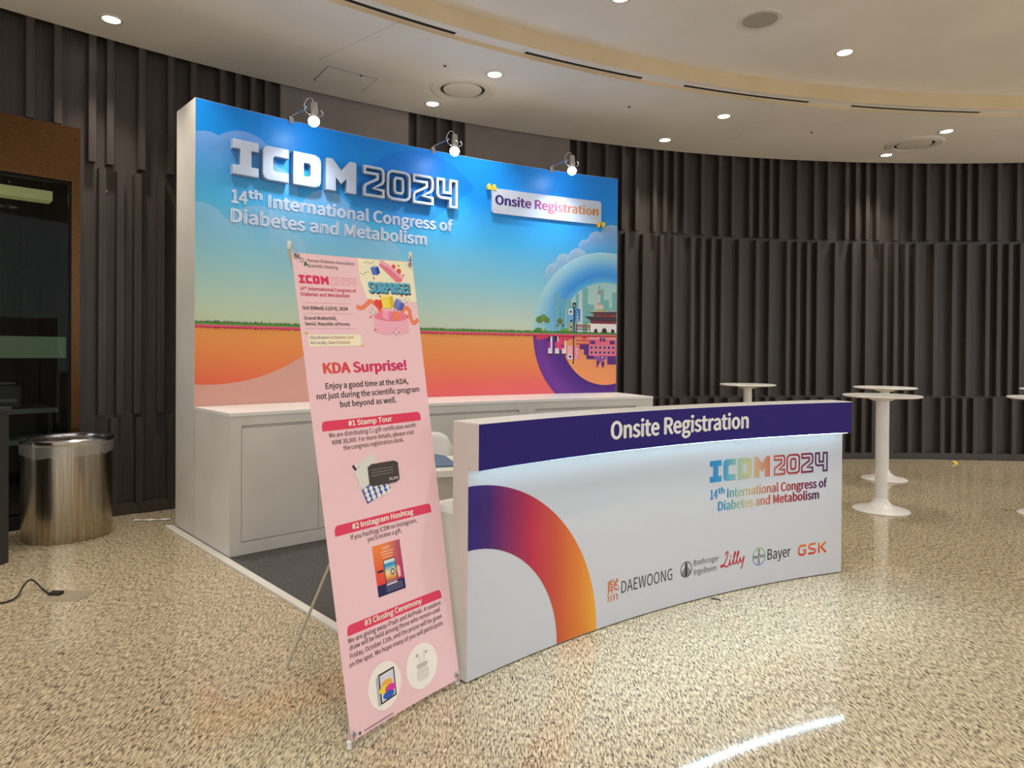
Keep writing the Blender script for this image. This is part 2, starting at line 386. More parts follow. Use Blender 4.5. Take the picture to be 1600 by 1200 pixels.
def downlight(x, y, z, label, power=DOWNLIGHT_W):
    o = empty('downlight', (x, y, z)); tag(o, label, 'ceiling light', 'recessed downlights')
    child(o, 'trim_ring', DL_trim, o); child(o, 'lens', DL_lens, o)
    ld = bpy.data.lights.new('downlight_lamp', 'SPOT'); ld.energy = power; ld.color = DOWNLIGHT_COL; ld.spot_size = math.radians(86); ld.spot_blend = 0.9; ld.shadow_soft_size = 0.06
    l = bpy.data.objects.new('downlight_lamp', ld); COL.objects.link(l); l.parent = o; l.location = (0, 0, -0.03)
DL_trim = MB().lathe([(0.062, 0.0), (0.064, -0.006), (0.078, -0.009), (0.088, -0.005), (0.09, 0.0)], 28, cap0=False, cap1=False).mesh('trim_ring', M_trim, smooth=True)
DL_lens = MB().lathe([(0.0005, -0.0045), (0.03, -0.0042), (0.062, -0.002)], 24, cap0=False, cap1=False).mesh('lens', M_lens)
for x, y, lab in ((-3.146, 5.241, 'round lit downlight alone over the bronze framed window at far left'),
                  (-0.179, 6.225, 'round lit downlight just right above the round air diffuser over the backdrop'),
                  (-0.843, 6.972, 'round lit downlight just left below the round air diffuser over the backdrop'),
                  (2.28, 7.278, 'round lit downlight above the right one of the two past the backdrop'),
                  (1.828, 8.096, 'round lit downlight close to the slat wall right of the backdrop'),
                  (4.98, 7.714, 'round lit downlight just right above the far right oval diffuser'),
                  (4.806, 8.641, 'round lit downlight just below the far right oval diffuser, near the wall')):
    downlight(x, y, H_CEIL, lab)
downlight(3.01, 6.111, Z2, 'round lit downlight in the raised ceiling right of the flat speaker')
downlight(0.822, 5.20, Z2, 'round lit downlight cut by the top edge of the picture')
HID = 'added round lit downlight in the unseen ceiling outside the picture'  # unseen fixtures, invented beyond the visible rows to light the room
for a in (-56.0, -69.0, 10.4):
    downlight(*WALL.at(R * math.radians(a), 12.8, 0).xy, H_CEIL, HID)
for a in (-41.8, 10.6):
    downlight(*WALL.at(R * math.radians(a), 11.87, 0).xy, H_CEIL, HID)
for rr, angs in ((10.55, (-52.4, -39.4, -0.6, 12.4)), (8.3, (-60, -46, -32, -18, -4, 10)), (6.0, (-54, -36, -18, 0)), (3.8, (-24, 4))):
    for a in angs: downlight(*WALL.at(R * math.radians(a), rr, 0).xy, Z2, HID)
def diffuser(x, y, label):
    o = empty('round_diffuser', (x, y, H_CEIL)); tag(o, label, 'air vent', 'round ceiling diffusers')
    MB().lathe([(0.215, 0.004), (0.225, -0.02), (0.25, -0.026), (0.262, -0.018), (0.285, -0.024), (0.315, -0.012), (0.325, 0.0)], 48, cap0=False, cap1=False).build('outer_ring', M_trim, o, smooth=True)
    MB().lathe([(0.0005, -0.020), (0.15, -0.022), (0.185, -0.014), (0.19, -0.004)], 48, cap0=False, cap1=False).build('centre_plate', M_trim, o, smooth=True)
    MB().lathe([(0.18, -0.001), (0.225, -0.001)], 48, cap0=False, cap1=False).build('shadow_gap', M_black, o)
diffuser(-0.503, 6.583, 'round white air diffuser in the ceiling above the blue backdrop')
diffuser(4.89, 8.185, 'round white air diffuser in the ceiling above the high tables at right')
o = empty('ceiling_speaker', (2.022, 5.53, Z2)); tag(o, 'flat round grey speaker grille in the raised ceiling', 'speaker')
MB().lathe([(0.138, 0), (0.14, -0.008), (0.172, -0.008), (0.176, 0)], 40, cap0=False, cap1=False).build('rim', M_trim, o, smooth=True)
MB().lathe([(0.0005, -0.006), (0.139, -0.005)], 40, cap0=False, cap1=False).build('grille', M_grille, o)
for x, y, lab in ((-0.62, 6.021, 'tiny ceiling sprinkler left above the round diffuser'), (1.202, 6.988, 'tiny ceiling sprinkler above the right end of the backdrop'), (3.443, 7.749, 'tiny ceiling sprinkler between the diffusers right of the desk'), (-1.42, 6.24, 'tiny dark latch in the ceiling access hatch')):
    o = empty('sprinkler_head' if 'latch' not in lab else 'hatch_latch', (x, y, H_CEIL)); tag(o, lab, 'sprinkler' if 'latch' not in lab else 'latch')
    MB().lathe([(0.006, -0.012), (0.022, -0.006), (0.03, 0)], 16, cap1=False).build('escutcheon', M_trim, o, smooth=True)
    MB().lathe([(0.003, -0.022), (0.011, -0.02), (0.011, -0.011), (0.006, -0.010)], 12).build('nozzle', M_black, o)
o = empty('access_hatch', (-1.6, 6.37, H_CEIL)); tag(o, 'square access hatch in the white ceiling above the backdrop', 'hatch'); o.rotation_euler = (0, 0, math.radians(35))
MB().box(-0.235, 0.235, -0.185, 0.185, -0.004, 0.0).build('hatch_panel', M_ceil, o); 
for x0, x1, y0, y1 in ((-0.241, 0.241, 0.186, 0.190), (-0.241, 0.241, -0.190, -0.186), (-0.241, -0.237, -0.19, 0.19), (0.237, 0.241, -0.19, 0.19)):
    MB().box(x0, x1, y0, y1, -0.002, 0.0).build('joint', M_black, o)
def seam(a, b):
    a = Vector((*a, H_CEIL - 0.001)); b = Vector((*b, H_CEIL - 0.001)); d = (b - a).normalized(); q = Vector((-d.y, d.x, 0)) * 0.0022
    MB().add([a + q, b + q, b - q, a - q], [(0, 1, 2, 3)]).build('panel_seam', M_grille, ceiling, fixn=False)
seam((-0.88, 5.23), (-1.75, 5.96)); seam((2.856, 7.437), (2.599, 8.067))

# ------------------------------------------------------------------ setting: bronze framed window at left
win = empty('window_1', WALL.at(-10.5, R, 0)); tag(win, 'tall glazed opening with a wide bronze frame at far left', kind='structure')
iw = Matrix.Translation(-win.location)
def wpart(mbq, name, m, parent=win, **k):
    mbq.v = [tuple(iw @ Vector(p)) for p in mbq.v]; return mbq.build(name, m, parent, **k)
WL = -12.4
wpart(MB().arcbox(WALL, WL, S_WIN, R - 0.012, R + 0.14, 2.75, 3.19, 20), 'header', M_brass)
wpart(MB().arcbox(WALL, -9.997, S_WIN, R - 0.012, R + 0.14, 0.0, 2.75, 2), 'jamb', M_brass)
wpart(MB().arcbox(WALL, WL, -9.997, R - 0.006, R + 0.14, 0.0, 0.10, 18), 'sill', M_black)
wpart(MB().arcbox(WALL, WL, -9.997, R + 0.02, R + 0.05, 2.735, 2.75, 18).arcbox(WALL, -10.008, -9.997, R + 0.02, R + 0.05, 0.1, 2.74, 1), 'bead', M_black)
pn = wpart(MB().arcbox(WALL, WL, -10.005, R + 0.03, R + 0.040, 0.10, 2.74, 18), 'pane', M_glass)
# dim room behind the glass
wpart(MB().arcbox(WALL, WL, -9.9, R + 2.2, R + 2.3, 0, 3.4, 18).arcbox(WALL, -9.9, -9.8, R + 0.14, R + 2.3, 0, 3.4, 1).arcbox(WALL, WL - .1, WL, R + 0.14, R + 2.3, 0, 3.4, 1), 'alcove_wall', M_curtain)
wpart(MB().arcbox(WALL, WL, -9.8, R + 0.12, R + 2.3, 3.3, 3.4, 18), 'alcove_ceiling', M_curtain)
wpart(MB().arcbox(WALL, WL, -9.86, R + 0.0, R + 2.3, -0.004, 0.0, 18), 'alcove_floor', M_gran)
for k in range(14):
    s = WL + 0.1 + k * 0.175
    wpart(MB().arcbox(WALL, s, s + 0.10, R + 2.1, R + 2.2, 0, 3.3, 2), 'curtain_fold', M_curtain)
wpart(MB().arcbox(WALL, WL, -10.05, R + 0.45, R + 0.62, 2.66, 2.74, 16), 'cove_reflection', M_glow)  # glowing strip behind the glass imitates a ceiling light reflected in it
wpart(MB().arcbox(WALL, WL, -10.02, R + 0.055, R + 0.061, 1.33, 1.50, 16), 'frosted_band', M_frost)
# furniture behind the glass
dk = empty('display_counter', WALL.at(-10.6, R + 0.75, 0)); tag(dk, 'dark counter with green glass shelf behind the bronze framed window', 'counter'); dk.rotation_euler = (0, 0, 10.6 / R)
MB().box(-0.8, 0.62, -0.28, 0.28, 0.86, 0.90).build('counter_top', M_grey, dk)
MB().box(-0.78, 0.60, -0.26, 0.26, 0.60, 0.64).build('shelf', M_frost, dk)
MB().box(-0.78, 0.60, 0.24, 0.26, 0.30, 0.86).build('back_panel', M_dark, dk)
for x in (-0.76, -0.1, 0.56):
    for y in (-0.24, 0.22): MB().box(x, x + 0.03, y, y + 0.03, 0, 0.86).build('leg', M_dark, dk)
MB().tube([(-0.7, -0.2, 0.1), (-0.05, -0.2, 0.58)], 0.018).build('brace', M_dark, dk)
pr = empty('desk_printer', WALL.at(-10.45, R + 0.72, 0.90)); tag(pr, 'dark desktop printer on the counter behind the glass', 'printer'); pr.rotation_euler = (0, 0, 10.5 / R)
MB().box(-0.28, 0.22, -0.18, 0.2, 0.0, 0.20).build('body', M_dark, pr, bevel=0.015)
MB().box(-0.24, 0.18, -0.22, -0.17, 0.06, 0.085).build('paper_tray', M_grey, pr)
MB().box(-0.10, 0.20, -0.05, 0.18, 0.201, 0.215, Matrix.Translation((0, 0, 0.0))).build('lid', M_grey, pr, bevel=0.005)

# ------------------------------------------------------------------ booth: carpet with white edging
cp = empty('booth_carpet', BACK.at((B0 + B1) / 2, BACK.R - 1.5, 0)); tag(cp, 'dark grey booth carpet with white edging between desk and backdrop', 'carpet')
ic = Matrix.Translation(-cp.location)
def cpart(q, name, m, **k): q.v = [tuple(ic @ Vector(p)) for p in q.v]; return q.build(name, m, cp, **k)
CR0 = BACK.R - 2.78
cpart(MB().arcbox(BACK, B0 - 0.01, B1 + 0.05, CR0, BACK.R + 0.10, 0.0005, 0.010, 40), 'carpet', M_carpet)
cpart(MB().arcbox(BACK, B0 - 0.065, B0 - 0.01, CR0, BACK.R + 0.46, 0.0005, 0.014, 1), 'edge_trim', M_white)
cpart(MB().arcbox(BACK, B1 + 0.05, B1 + 0.10, CR0, BACK.R + 0.46, 0.0005, 0.014, 1), 'edge_trim', M_white)

# ------------------------------------------------------------------ backdrop
HB, HC = 3.283, 0.978
bd = empty('event_backdrop', BACK.at((B0 + B1) / 2, BACK.R + 0.2, 0)); tag(bd, 'tall curved blue and orange printed event backdrop with white sides', 'backdrop')
ib = Matrix.Translation(-bd.location)
def bpart(q, name, m, parent=bd, **k): q.v = [tuple(ib @ Vector(p)) for p in q.v]; return q.build(name, m, parent, **k)
bpart(MB().arcbox(BACK, B0, B1, BACK.R, BACK.R + 0.42, 0.012, HB, 48), 'frame', M_white)
def bmap(u, v, w): return ib @ BACK.at(B0 + u, BACK.R - w, v)
BW = B1 - B0; GL = 1.597
sky = ramp([(0.0, rgb(198, 206, 168)), (0.12, rgb(184, 208, 186)), (0.30, rgb(150, 200, 205)), (0.55, rgb(84, 184, 228)), (0.8, rgb(10, 150, 236)), (1.0, rgb(0, 130, 228))])
skyR = ramp([(0.0, rgb(208, 216, 190)), (0.12, rgb(186, 214, 206)), (0.30, rgb(134, 204, 228)), (0.52, rgb(70, 180, 240)), (0.75, rgb(4, 144, 242)), (1.0, rgb(10, 130, 224))])
earth = ramp([(0.0, rgb(238, 104, 116)), (0.22, rgb(232, 104, 96)), (0.55, rgb(236, 136, 78)), (1.0, rgb(240, 162, 84))])
earthL = ramp([(0.0, rgb(226, 92, 84)), (0.3, rgb(226, 100, 70)), (0.7, rgb(232, 138, 70)), (1.0, rgb(236, 156, 74))])
def face_col(u, v):
    k = min(1, max(0, u / 3.0))
    if v >= GL: t = (v - GL) / (HB - GL); return mixc(sky(t), skyR(t), k)
    t = (v - 0.95) / (GL - 0.95); return mixc(earthL(t), earth(t), k)
p = Print(bmap); p.cols(0.002, BW - 0.002, 60, lambda u: 0.5, lambda u: GL, lambda u, v: face_col(u, min(v, GL - 1e-5)), 0.001, 14); p.cols(0.002, BW - 0.002, 60, lambda u: GL, lambda u: HB - 0.002, face_col, 0.001, 40); p.build('printed_face', M_print, bd)
# pale hill at lower left
p = Print(bmap); arcv = lambda u: 1.14 + 1.31 - math.sqrt(max(0, 1.31 ** 2 - (u - 0.12) ** 2))
p.cols(0.002, 1.45, 40, lambda u: 0.9, lambda u: min(arcv(u), 1.40 - 0.62 * max(0, u - 0.92) ** 1.3 if u > 0.92 else 9), lambda u, v: rgb(214, 160, 146), 0.0016, 6); p.build('printed_hill', M_printm, bd)
# clouds
def cloud(u0, u1, base, circles, n=60):
    hi = lambda u: max([base + 0.002] + [cv + math.sqrt(max(0, r * r - (u - cu) ** 2)) for cu, cv, r in circles if abs(u - cu) < r])
    return u0, u1, n, (lambda u: base), hi
def veil(p, u0, u1, n, lo, hi, c, a0, w, m=8):     # cloud tint fading out downwards
    p.cols(u0, u1, n, lo, hi, lambda u, v: (*c, a0 * max(0.0, min(1.0, (v - lo(u)) / max(1e-4, hi(u) - lo(u)))) ** 1.3), w, m)
for k, (base, cs, u0, u1, w) in enumerate(((2.62, [(0.09, 2.86, 0.19), (0.36, 2.84, 0.27), (0.62, 2.70, 0.18)], 0.002, 0.80, 0.0018), (2.12, [(0.05, 2.32, 0.19), (0.25, 2.24, 0.17), (0.48, 2.30, 0.25), (0.72, 2.2, 0.16)], 0.002, 0.88, 0.0020),
                         (1.98, [(0.75, 2.44, 0.2), (1.05, 2.52, 0.24), (1.32, 2.34, 0.2), (1.55, 2.22, .2)], 0.56, 1.74, 0.0022))):
    p = Print(bmap); veil(p, *cloud(u0, u1, base, cs), rgb(236, 246, 255), 0.20, w); p.build('printed_cloud', M_veil, bd)
p = Print(bmap); p.ring(1.95, 2.55, 0.05, 0.70, math.radians(38), math.radians(180), lambda u, v: (*rgb(0, 104, 226), 0.16), 0.0024, 40, 3); p.build('printed_shade_arc', M_veil, bd)
for c, u0, u1, base, cs, w in ((rgb(206, 230, 250), 3.70, BW - 0.004, 2.42, [(3.80, 2.50, 0.10), (3.93, 2.58, 0.115), (4.12, 2.63, 0.15)], 0.0018), (rgb(214, 234, 246), 3.30, 4.0, 2.10, [(3.43, 2.21, 0.12), (3.53, 2.34, 0.095), (3.70, 2.38, 0.12), (3.86, 2.30, 0.12)], 0.0019)):
    p = Print(bmap); veil(p, *cloud(u0, u1, base, cs), c, 0.55, w); p.build('printed_cloud', M_veil, bd)
# ring
RC = (4.045, 1.605)
def ring_ang(r): return math.acos(max(-1, min(1, (BW - 0.004 - RC[0]) / r)))
def ring_half(p, r0, r1, upper, colf, w, n=44, m=8):
    pts = []; fs = []
    for i in range(n + 1):
        for j in range(m + 1):
            r = r0 + (r1 - r0) * j / m; a = ring_ang(r) + (math.pi - ring_ang(r)) * i / n
            pts.append((RC[0] + r * math.cos(a), RC[1] + (1 if upper else -1) * r * math.sin(a)))
    for i in range(n):
        for j in range(m): a = i * (m + 1) + j; fs.append((a, a + m + 1, a + m + 2, a + 1))
    p.tris(pts, fs, colf, w)
def rr_(u, v): return math.hypot(u - RC[0], v - RC[1])
ringblue = ramp([(0.55, rgb(96, 190, 236)), (0.62, rgb(52, 146, 234)), (0.70, rgb(84, 170, 238)), (0.80, rgb(150, 208, 236)), (0.87, rgb(176, 220, 236))])
ringpur = ramp([(0.55, rgb(74, 26, 122)), (0.66, rgb(86, 36, 140)), (0.80, rgb(118, 52, 152)), (0.87, rgb(104, 48, 150))])
p = Print(bmap)
ring_half(p, 0.004, 0.56, True, lambda u, v: mixc(rgb(206, 226, 206), rgb(150, 206, 214), min(1, max(0, (v - 1.6) / 0.7))), 0.0022)
ring_half(p, 0.55, 0.872, True, lambda u, v: mixc(ringblue(rr_(u, v)), rgb(160, 214, 214), max(0, 1 - (v - 1.6) / 0.45) * 0.6), 0.0026)
ring_half(p, 0.004, 0.56, False, lambda u, v: rgb(240, 152, 96), 0.0022)
ring_half(p, 0.546, 0.872, False, lambda u, v: ringpur(rr_(u, v)), 0.0026)
p.build('printed_ring', M_print, bd)
# little city inside the ring: drawing coordinates -> face coordinates
def aq(x, y): return (3.2233 + 0.0011227 * x + 4.5e-8 * x * x, 2.127 - 0.000981 * y - 0.002)
UMAX = BW - 0.006
def apoly(p, pts, col, w): p.poly([(min(UMAX, aq(*q)[0]), aq(*q)[1]) for q in pts], col, w)
def arect(p, x0, y0, x1, y1, col, w):
    if x1 - x0 > 50:
        a, b = aq(x0, y1), aq(x1, y0); b = (min(UMAX, b[0]), b[1]); p.cols(a[0], b[0], int((x1 - x0) / 25) + 1, lambda u: a[1], lambda u: b[1], col, w); return
    apoly(p, [(x0, y1), (x1, y1), (x1, y0), (x0, y0)], col, w)
def adisc(p, x, y, r, col, w, ry=None): u, v = aq(x, y); p.disc(u, v, r * 0.00112, col, w, ry=(ry or r) * 0.00098, n=20)
p = Print(bmap); teal = rgb(120, 186, 186); teal2 = rgb(92, 170, 184); W1, W2, W3, W4, W5 = 0.0030, 0.0034, 0.0038, 0.0042, 0.0046
for x0, x1, t in ((300, 350, 170), (345, 400, 235), (468, 522, 35), (400, 440, 110), (520, 590, 215), (655, 690, 40), (690, 745, 160), (745, 790, 240), (775, 835, 70)): arect(p, x0, t, x1, 530, teal, W1)
apoly(p, [(410, 530), (435, 60), (470, 310), (470, 530)], rgb(206, 216, 236), W2)
arect(p, 235, 178, 292, 530, rgb(74, 160, 200), W2); arect(p, 243, 172, 283, 180, rgb(150, 200, 224), W2); arect(p, 178, 240, 220, 530, rgb(96, 170, 200), W2)
for k in range(4): arect(p, 244 + k * 12, 184, 248 + k * 12, 530, rgb(140, 204, 226), W3)
for k in range(12): arect(p, 182, 250 + k * 22, 216, 258 + k * 22, rgb(150, 206, 222), W3)
arect(p, 180, 100, 240, 530, rgb(110, 180, 206), W1)
# hills and tower
apoly(p, [(600 + 130 * (i / 10), 290 - 40 * math.sin(math.pi * i / 10)) for i in range(11)], rgb(150, 190, 110), W2)
apoly(p, [(470, 530), (480, 420), (530, 390), (600, 440), (640, 530)], rgb(110, 176, 140), W2)
arect(p, 596, 212, 684, 262, rgb(214, 206, 196), W3); arect(p, 620, 196, 662, 214, rgb(190, 160, 150), W3); arect(p, 634, 100, 650, 200, rgb(226, 206, 200), W3)
apoly(p, [(626, 100), (628, 62), (642, 50), (656, 62), (658, 100)], rgb(190, 140, 130), W4); arect(p, 639, 4, 645, 56, rgb(160, 90, 90), W3)
p.build('printed_skyline', M_print, bd)
p = Print(bmap)     # palace
arect(p, 524, 420, 840, 530, rgb(244, 240, 236), W3)
arect(p, 552, 388, 840, 420, rgb(170, 54, 62), W3); apoly(p, [(490, 344), (840, 338), (840, 396), (556, 392), (530, 372)], rgb(72, 52, 66), W4)
arect(p, 582, 316, 840, 340, rgb(178, 60, 66), W3); apoly(p, [(530, 286), (560, 292), (810, 284), (840, 280), (840, 320), (590, 318), (560, 304)], rgb(82, 60, 72), W4); apoly(p, [(530, 284), (810, 276), (830, 282), (560, 294)], rgb(226, 200, 176), W5)
for x, w_ in ((608, 17), (697, 25), (784, 17)):
    apoly(p, [(x - w_, 526), (x + w_, 526), (x + w_, 494)] + [(x + w_ * math.cos(a), 494 - w_ * 1.1 * math.sin(a)) for a in [math.pi * i / 8 for i in range(1, 8)]] + [(x - w_, 494)], rgb(66, 36, 50), W4)
for k in range(3): arect(p, 590 + k * 60, 322, 640 + k * 60, 334, rgb(120, 40, 50), W5); arect(p, 560 + k * 80, 400, 620 + k * 80, 414, rgb(120, 36, 48), W5)
p.build('printed_palace', M_print, bd)
p = Print(bmap)     # trees, bushes, bench, lamp, flags, runner
for x, y, r, c in ((20, 395, 36, (98, 134, 60)), (60, 375, 38, (112, 148, 66)), (98, 398, 30, (98, 134, 60)), (232, 405, 30, (104, 118, 62)), (205, 452, 13, (90, 110, 56)), (266, 448, 14, (90, 110, 56))): adisc(p, x, y, r, rgb(*c), W4)
for pts in ([(52, 520), (56, 420), (66, 420), (70, 520)], [(228, 520), (230, 440), (236, 440), (238, 520)]): apoly(p, pts, rgb(206, 196, 190), W5)
for x, y, r, c in ((10, 510, 40, (76, 142, 62)), (60, 515, 38, (96, 164, 70)), (-20, 522, 26, (70, 130, 58)), (250, 520, 34, (86, 152, 66)), (290, 508, 40, (102, 172, 74)), (335, 522, 30, (86, 150, 66)), (490, 525, 22, (120, 176, 84))): adisc(p, x, y, r, rgb(*c), W4, r * 0.8)
arect(p, 400, 433, 552, 446, rgb(150, 92, 70), W4); arect(p, 400, 452, 552, 464, rgb(150, 92, 70), W4); arect(p, 396, 478, 552, 488, rgb(110, 66, 56), W4)
for x in (404, 540): arect(p, x, 430, x + 8, 522, rgb(84, 52, 50), W5)
arect(p, 374, 230, 386, 520, rgb(30, 26, 34), W5); apoly(p, [(356, 216), (410, 216), (383, 196)], rgb(26, 22, 30), W5); arect(p, 366, 216, 400, 248, rgb(34, 30, 38), W5); adisc(p, 383, 232, 8, rgb(240, 240, 240), 0.005)
arect(p, 320, 266, 370, 412, rgb(120, 180, 240), W4); arect(p, 390, 266, 444, 402, rgb(28, 128, 200), W4); arect(p, 322, 268, 368, 330, rgb(232, 238, 246), W5); adisc(p, 345, 300, 13, rgb(40, 50, 110), 0.005)
for k, ch in enumerate('ICDM'): u, v = aq(408 if ch != 'M' else 404, 306 + k * 30); p.text(ch, u, v, aq(426 if ch != 'M' else 432, 0)[0] if ch != 'I' else u + 0.008, 0.021, rgb(250, 250, 250), 0.005, 0.02)
apoly(p, [(336, 450), (344, 414), (360, 412), (362, 450), (366, 474), (350, 482), (334, 520), (322, 518), (336, 470)], rgb(230, 170, 140), W5); adisc(p, 351, 398, 12, rgb(30, 26, 30), 0.005); adisc(p, 350, 462, 11, rgb(40, 34, 40), 0.005)
p.build('printed_park', M_print, bd)
p = Print(bmap)     # reflection below the grass line
pk = rgb(236, 112, 136); pu = rgb(92, 40, 130)
arect(p, 534, 568, 840, 772, pk, W3); arect(p, 540, 572, 840, 584, rgb(232, 206, 190), W4)
for j, y in enumerate((660, 714)):
    for k in range(6): arect(p, 548 + k * 45, y, 578 + k * 45, y + 38, rgb(240, 196, 190), W4); arect(p, 552 + k * 45, y + 4, 576 + k * 45, y + 34, pu, W5)
for x in (552, 756): arect(p, x, 604, x + 50, 642, pu, W4)
for x in (650, 684): arect(p, x, 574, x + 24, 612, pu, W5)
apoly(p, [(585, 772), (730, 772), (715, 806), (680, 832), (640, 828), (605, 806)], rgb(150, 84, 170), W4); arect(p, 662, 766, 694, 804, rgb(40, 34, 60), W5); arect(p, 672, 772, 684, 798, rgb(240, 240, 240), 0.005); 
apoly(p, [(618, 810), (656, 832), (620, 906)], pu, W4); apoly(p, [(668, 836), (700, 828), (700, 870), (684, 906), (668, 870)], pu, W4); arect(p, 730, 770, 840, 864, pu, W3); arect(p, 442, 640, 540, 700, pu, W3); arect(p, 486, 690, 540, 760, pu, W3)
apoly(p, [(512, 760), (600, 772), (616, 806), (512, 806)], pu, W3)
for x in (112, 184, 256): arect(p, x, 562, x + 44, 746, rgb(232, 226, 222), W3); arect(p, x, 562, x + 22, 640, rgb(28, 22, 30), W4); arect(p, x, 616, x + 26, 690, rgb(170, 40, 140), W5); arect(p, x + 2, 746, x + 44, 770, rgb(70, 50, 90), W4)
for x, y, r in ((215, 655, 32), (262, 635, 22), (245, 610, 26), (240, 690, 22)): adisc(p, x, y, r, rgb(226, 70, 110), 0.005)
for x, y, r in ((20, 576, 36), (60, 570, 30), (100, 566, 24), (250, 578, 34), (300, 582, 36), (350, 570, 26), (490, 572, 24)): adisc(p, x, y, r, rgb(222, 62, 92), W4, r * 0.8)
arect(p, 372, 560, 383, 850, rgb(40, 30, 50), W5); adisc(p, 375, 848, 26, rgb(246, 190, 110), W4); adisc(p, 375, 848, 12, rgb(60, 40, 40), W5)
arect(p, 316, 664, 368, 808, rgb(244, 170, 190), W4); arect(p, 386, 664, 438, 808, rgb(240, 130, 150), W4); arect(p, 318, 756, 366, 806, rgb(240, 220, 226), W5); adisc(p, 342, 780, 14, rgb(60, 40, 100), 0.005)
for k, ch in enumerate('ICDM'): u, v = aq(402, 798 - k * 30); p.text(ch, u, v + 0.019, u + (0.006 if ch == 'I' else 0.026), 0.021, rgb(250, 240, 245), 0.005, 0.02, flip=True)
arect(p, 402, 600, 548, 612, rgb(200, 60, 100), W4); arect(p, 402, 636, 548, 648, rgb(200, 60, 100), W4)
p.build('printed_reflection', M_print, bd)
# grass line
p = Print(bmap); rnd = random.Random(3)
p.cols(0.002, BW - 0.003, 60, lambda u: GL - 0.002, lambda u: GL + 0.018, rgb(96, 150, 60), 0.0052)
p.cols(0.002, BW - 0.003, 60, lambda u: GL - 0.020, lambda u: GL - 0.002, rgb(232, 86, 124), 0.0052)
u = 0.004
while u < BW - 0.02:
    hgt = rnd.uniform(0.008, 0.026); wd = rnd.uniform(0.006, 0.012); lean = rnd.uniform(-0.008, 0.008)
    p.tris([(u, GL + 0.014), (u + wd, GL + 0.014), (u + wd / 2 + lean, GL + 0.014 + hgt)], [(0, 1, 2)], rgb(58, 104, 46), 0.0054)
    p.tris([(u, GL - 0.016), (u + wd, GL - 0.016), (u + wd / 2 + lean, GL - 0.018 - hgt * 0.8)], [(0, 2, 1)], rgb(190, 28, 78), 0.0054)
    u += wd * 0.8
p.build('printed_grass', M_print, bd)

# big raised letters
GLY = {'I': [[(0, 0), (1, 0), (1, .27), (.72, .27), (.72, .73), (1, .73), (1, 1), (0, 1), (0, .73), (.28, .73), (.28, .27), (0, .27)]],
       'C': [[(.2, 0), (1, 0), (1, .28), (.46, .28), (.40, .34), (.40, .66), (.46, .72), (1, .72), (1, 1), (.2, 1), (.06, .95), (0, .84), (0, .16), (.06, .05)]],
       'D': [[(0, 0), (.78, 0), (.94, .06), (1, .18), (1, .82), (.94, .94), (.78, 1), (0, 1)], [(.38, .3), (.38, .7), (.55, .7), (.62, .64), (.62, .36), (.55, .3)]],
       'M': [[(0, 0), (.33, 0), (.33, .42), (.5, .24), (.67, .42), (.67, 0), (1, 0), (1, .95), (.97, 1), (.78, 1), (.5, .68), (.22, 1), (.03, 1), (0, .95)]],
       '2': [[(0, 0), (1, 0), (1, .3), (.56, .3), (.92, .44), (1, .56), (1, .82), (.94, .95), (.8, 1), (0, 1), (0, .71), (.6, .71), (.6, .63), (.06, .40), (0, .30)]],
       '0': [[(.22, 0), (.78, 0), (.94, .07), (1, .18), (1, .82), (.94, .93), (.78, 1), (.22, 1), (.06, .93), (0, .82), (0, .18), (.06, .07)], [(.41, .3), (.38, .34), (.38, .66), (.41, .7), (.59, .7), (.62, .66), (.62, .34), (.59, .3)]],
       '4': [[(0, 1), (0, .44), (.06, .33), (.2, .28), (.60, .28), (.60, 0), (1, 0), (1, 1), (.60, 1), (.60, .56), (.40, .56), (.40, 1)]]}
def area(l): return sum(a[0] * b[1] - b[0] * a[1] for a, b in zip(l, l[1:] + l[:1])) / 2
def inset(l, d):            # move every edge to its left by d (CCW loop: inwards)
    n = len(l); out = []
    for i in range(n):
        p0, p1, p2 = (Vector(l[i - 1]), Vector(l[i]), Vector(l[(i + 1) % n]))
        d1 = (p1 - p0).normalized(); d2 = (p2 - p1).normalized(); n1 = Vector((-d1.y, d1.x)); n2 = Vector((-d2.y, d2.x))
        k = 1 + n1.dot(n2); out.append(tuple(p1 + (n1 + n2) * d / max(k, 0.3)))
    return out
def glyph_loops(ch, w, hgt, line=None):
    ls = [[(x * w, y * hgt) for x, y in l] for l in GLY[ch]]; ls = [l if area(l) > 0 else l[::-1] for l in ls]
    if line is None: return [ls]
    sh = [[ls[0], inset(ls[0], line)]]
    for hl in ls[1:]: sh.append([inset(hl, -line), hl])
    return sh
TITLE = [('I', 0.255, 0.455), ('C', 0.486, 0.697), ('D', 0.733, 0.972), ('M', 1.012, 1.288), ('2', 1.352, 1.555), ('0', 1.573, 1.810), ('2', 1.829, 2.043), ('4', 2.069, 2.295)]
for k, (ch, a, b) in enumerate(TITLE):
    cu = bpy.data.curves.new('g', 'CURVE'); cu.dimensions = '2D'; cu.fill_mode = 'BOTH'; cu.extrude = 0.024; cu.bevel_depth = 0.006; cu.bevel_resolution = 1; cu.offset = -0.006
    for shp in glyph_loops(ch, b - a, 0.27, 0.025 if k > 3 else None):
        for l in shp:
            sp = cu.splines.new('POLY'); sp.points.add(len(l) - 1); sp.use_cyclic_u = True
            for q, (x, y) in zip(sp.points, l): q.co = (x, y, 0, 1)
    vs, fs = curve_mesh(cu); zmin = min(v[2] for v in vs)
    q = MB(); q.add([bmap(a + x, 2.752 + y, 0.003 + (z - zmin)) for x, y, z in vs], fs); o = q.build('raised_letter', M_letter, bd); o.data.materials.append(M_side_shade)
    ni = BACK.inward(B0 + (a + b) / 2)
    for pg in o.data.polygons: pg.material_index = 0 if abs(pg.normal.dot(ni)) > 0.5 else 1  # faces turned sideways take the painted shade colour
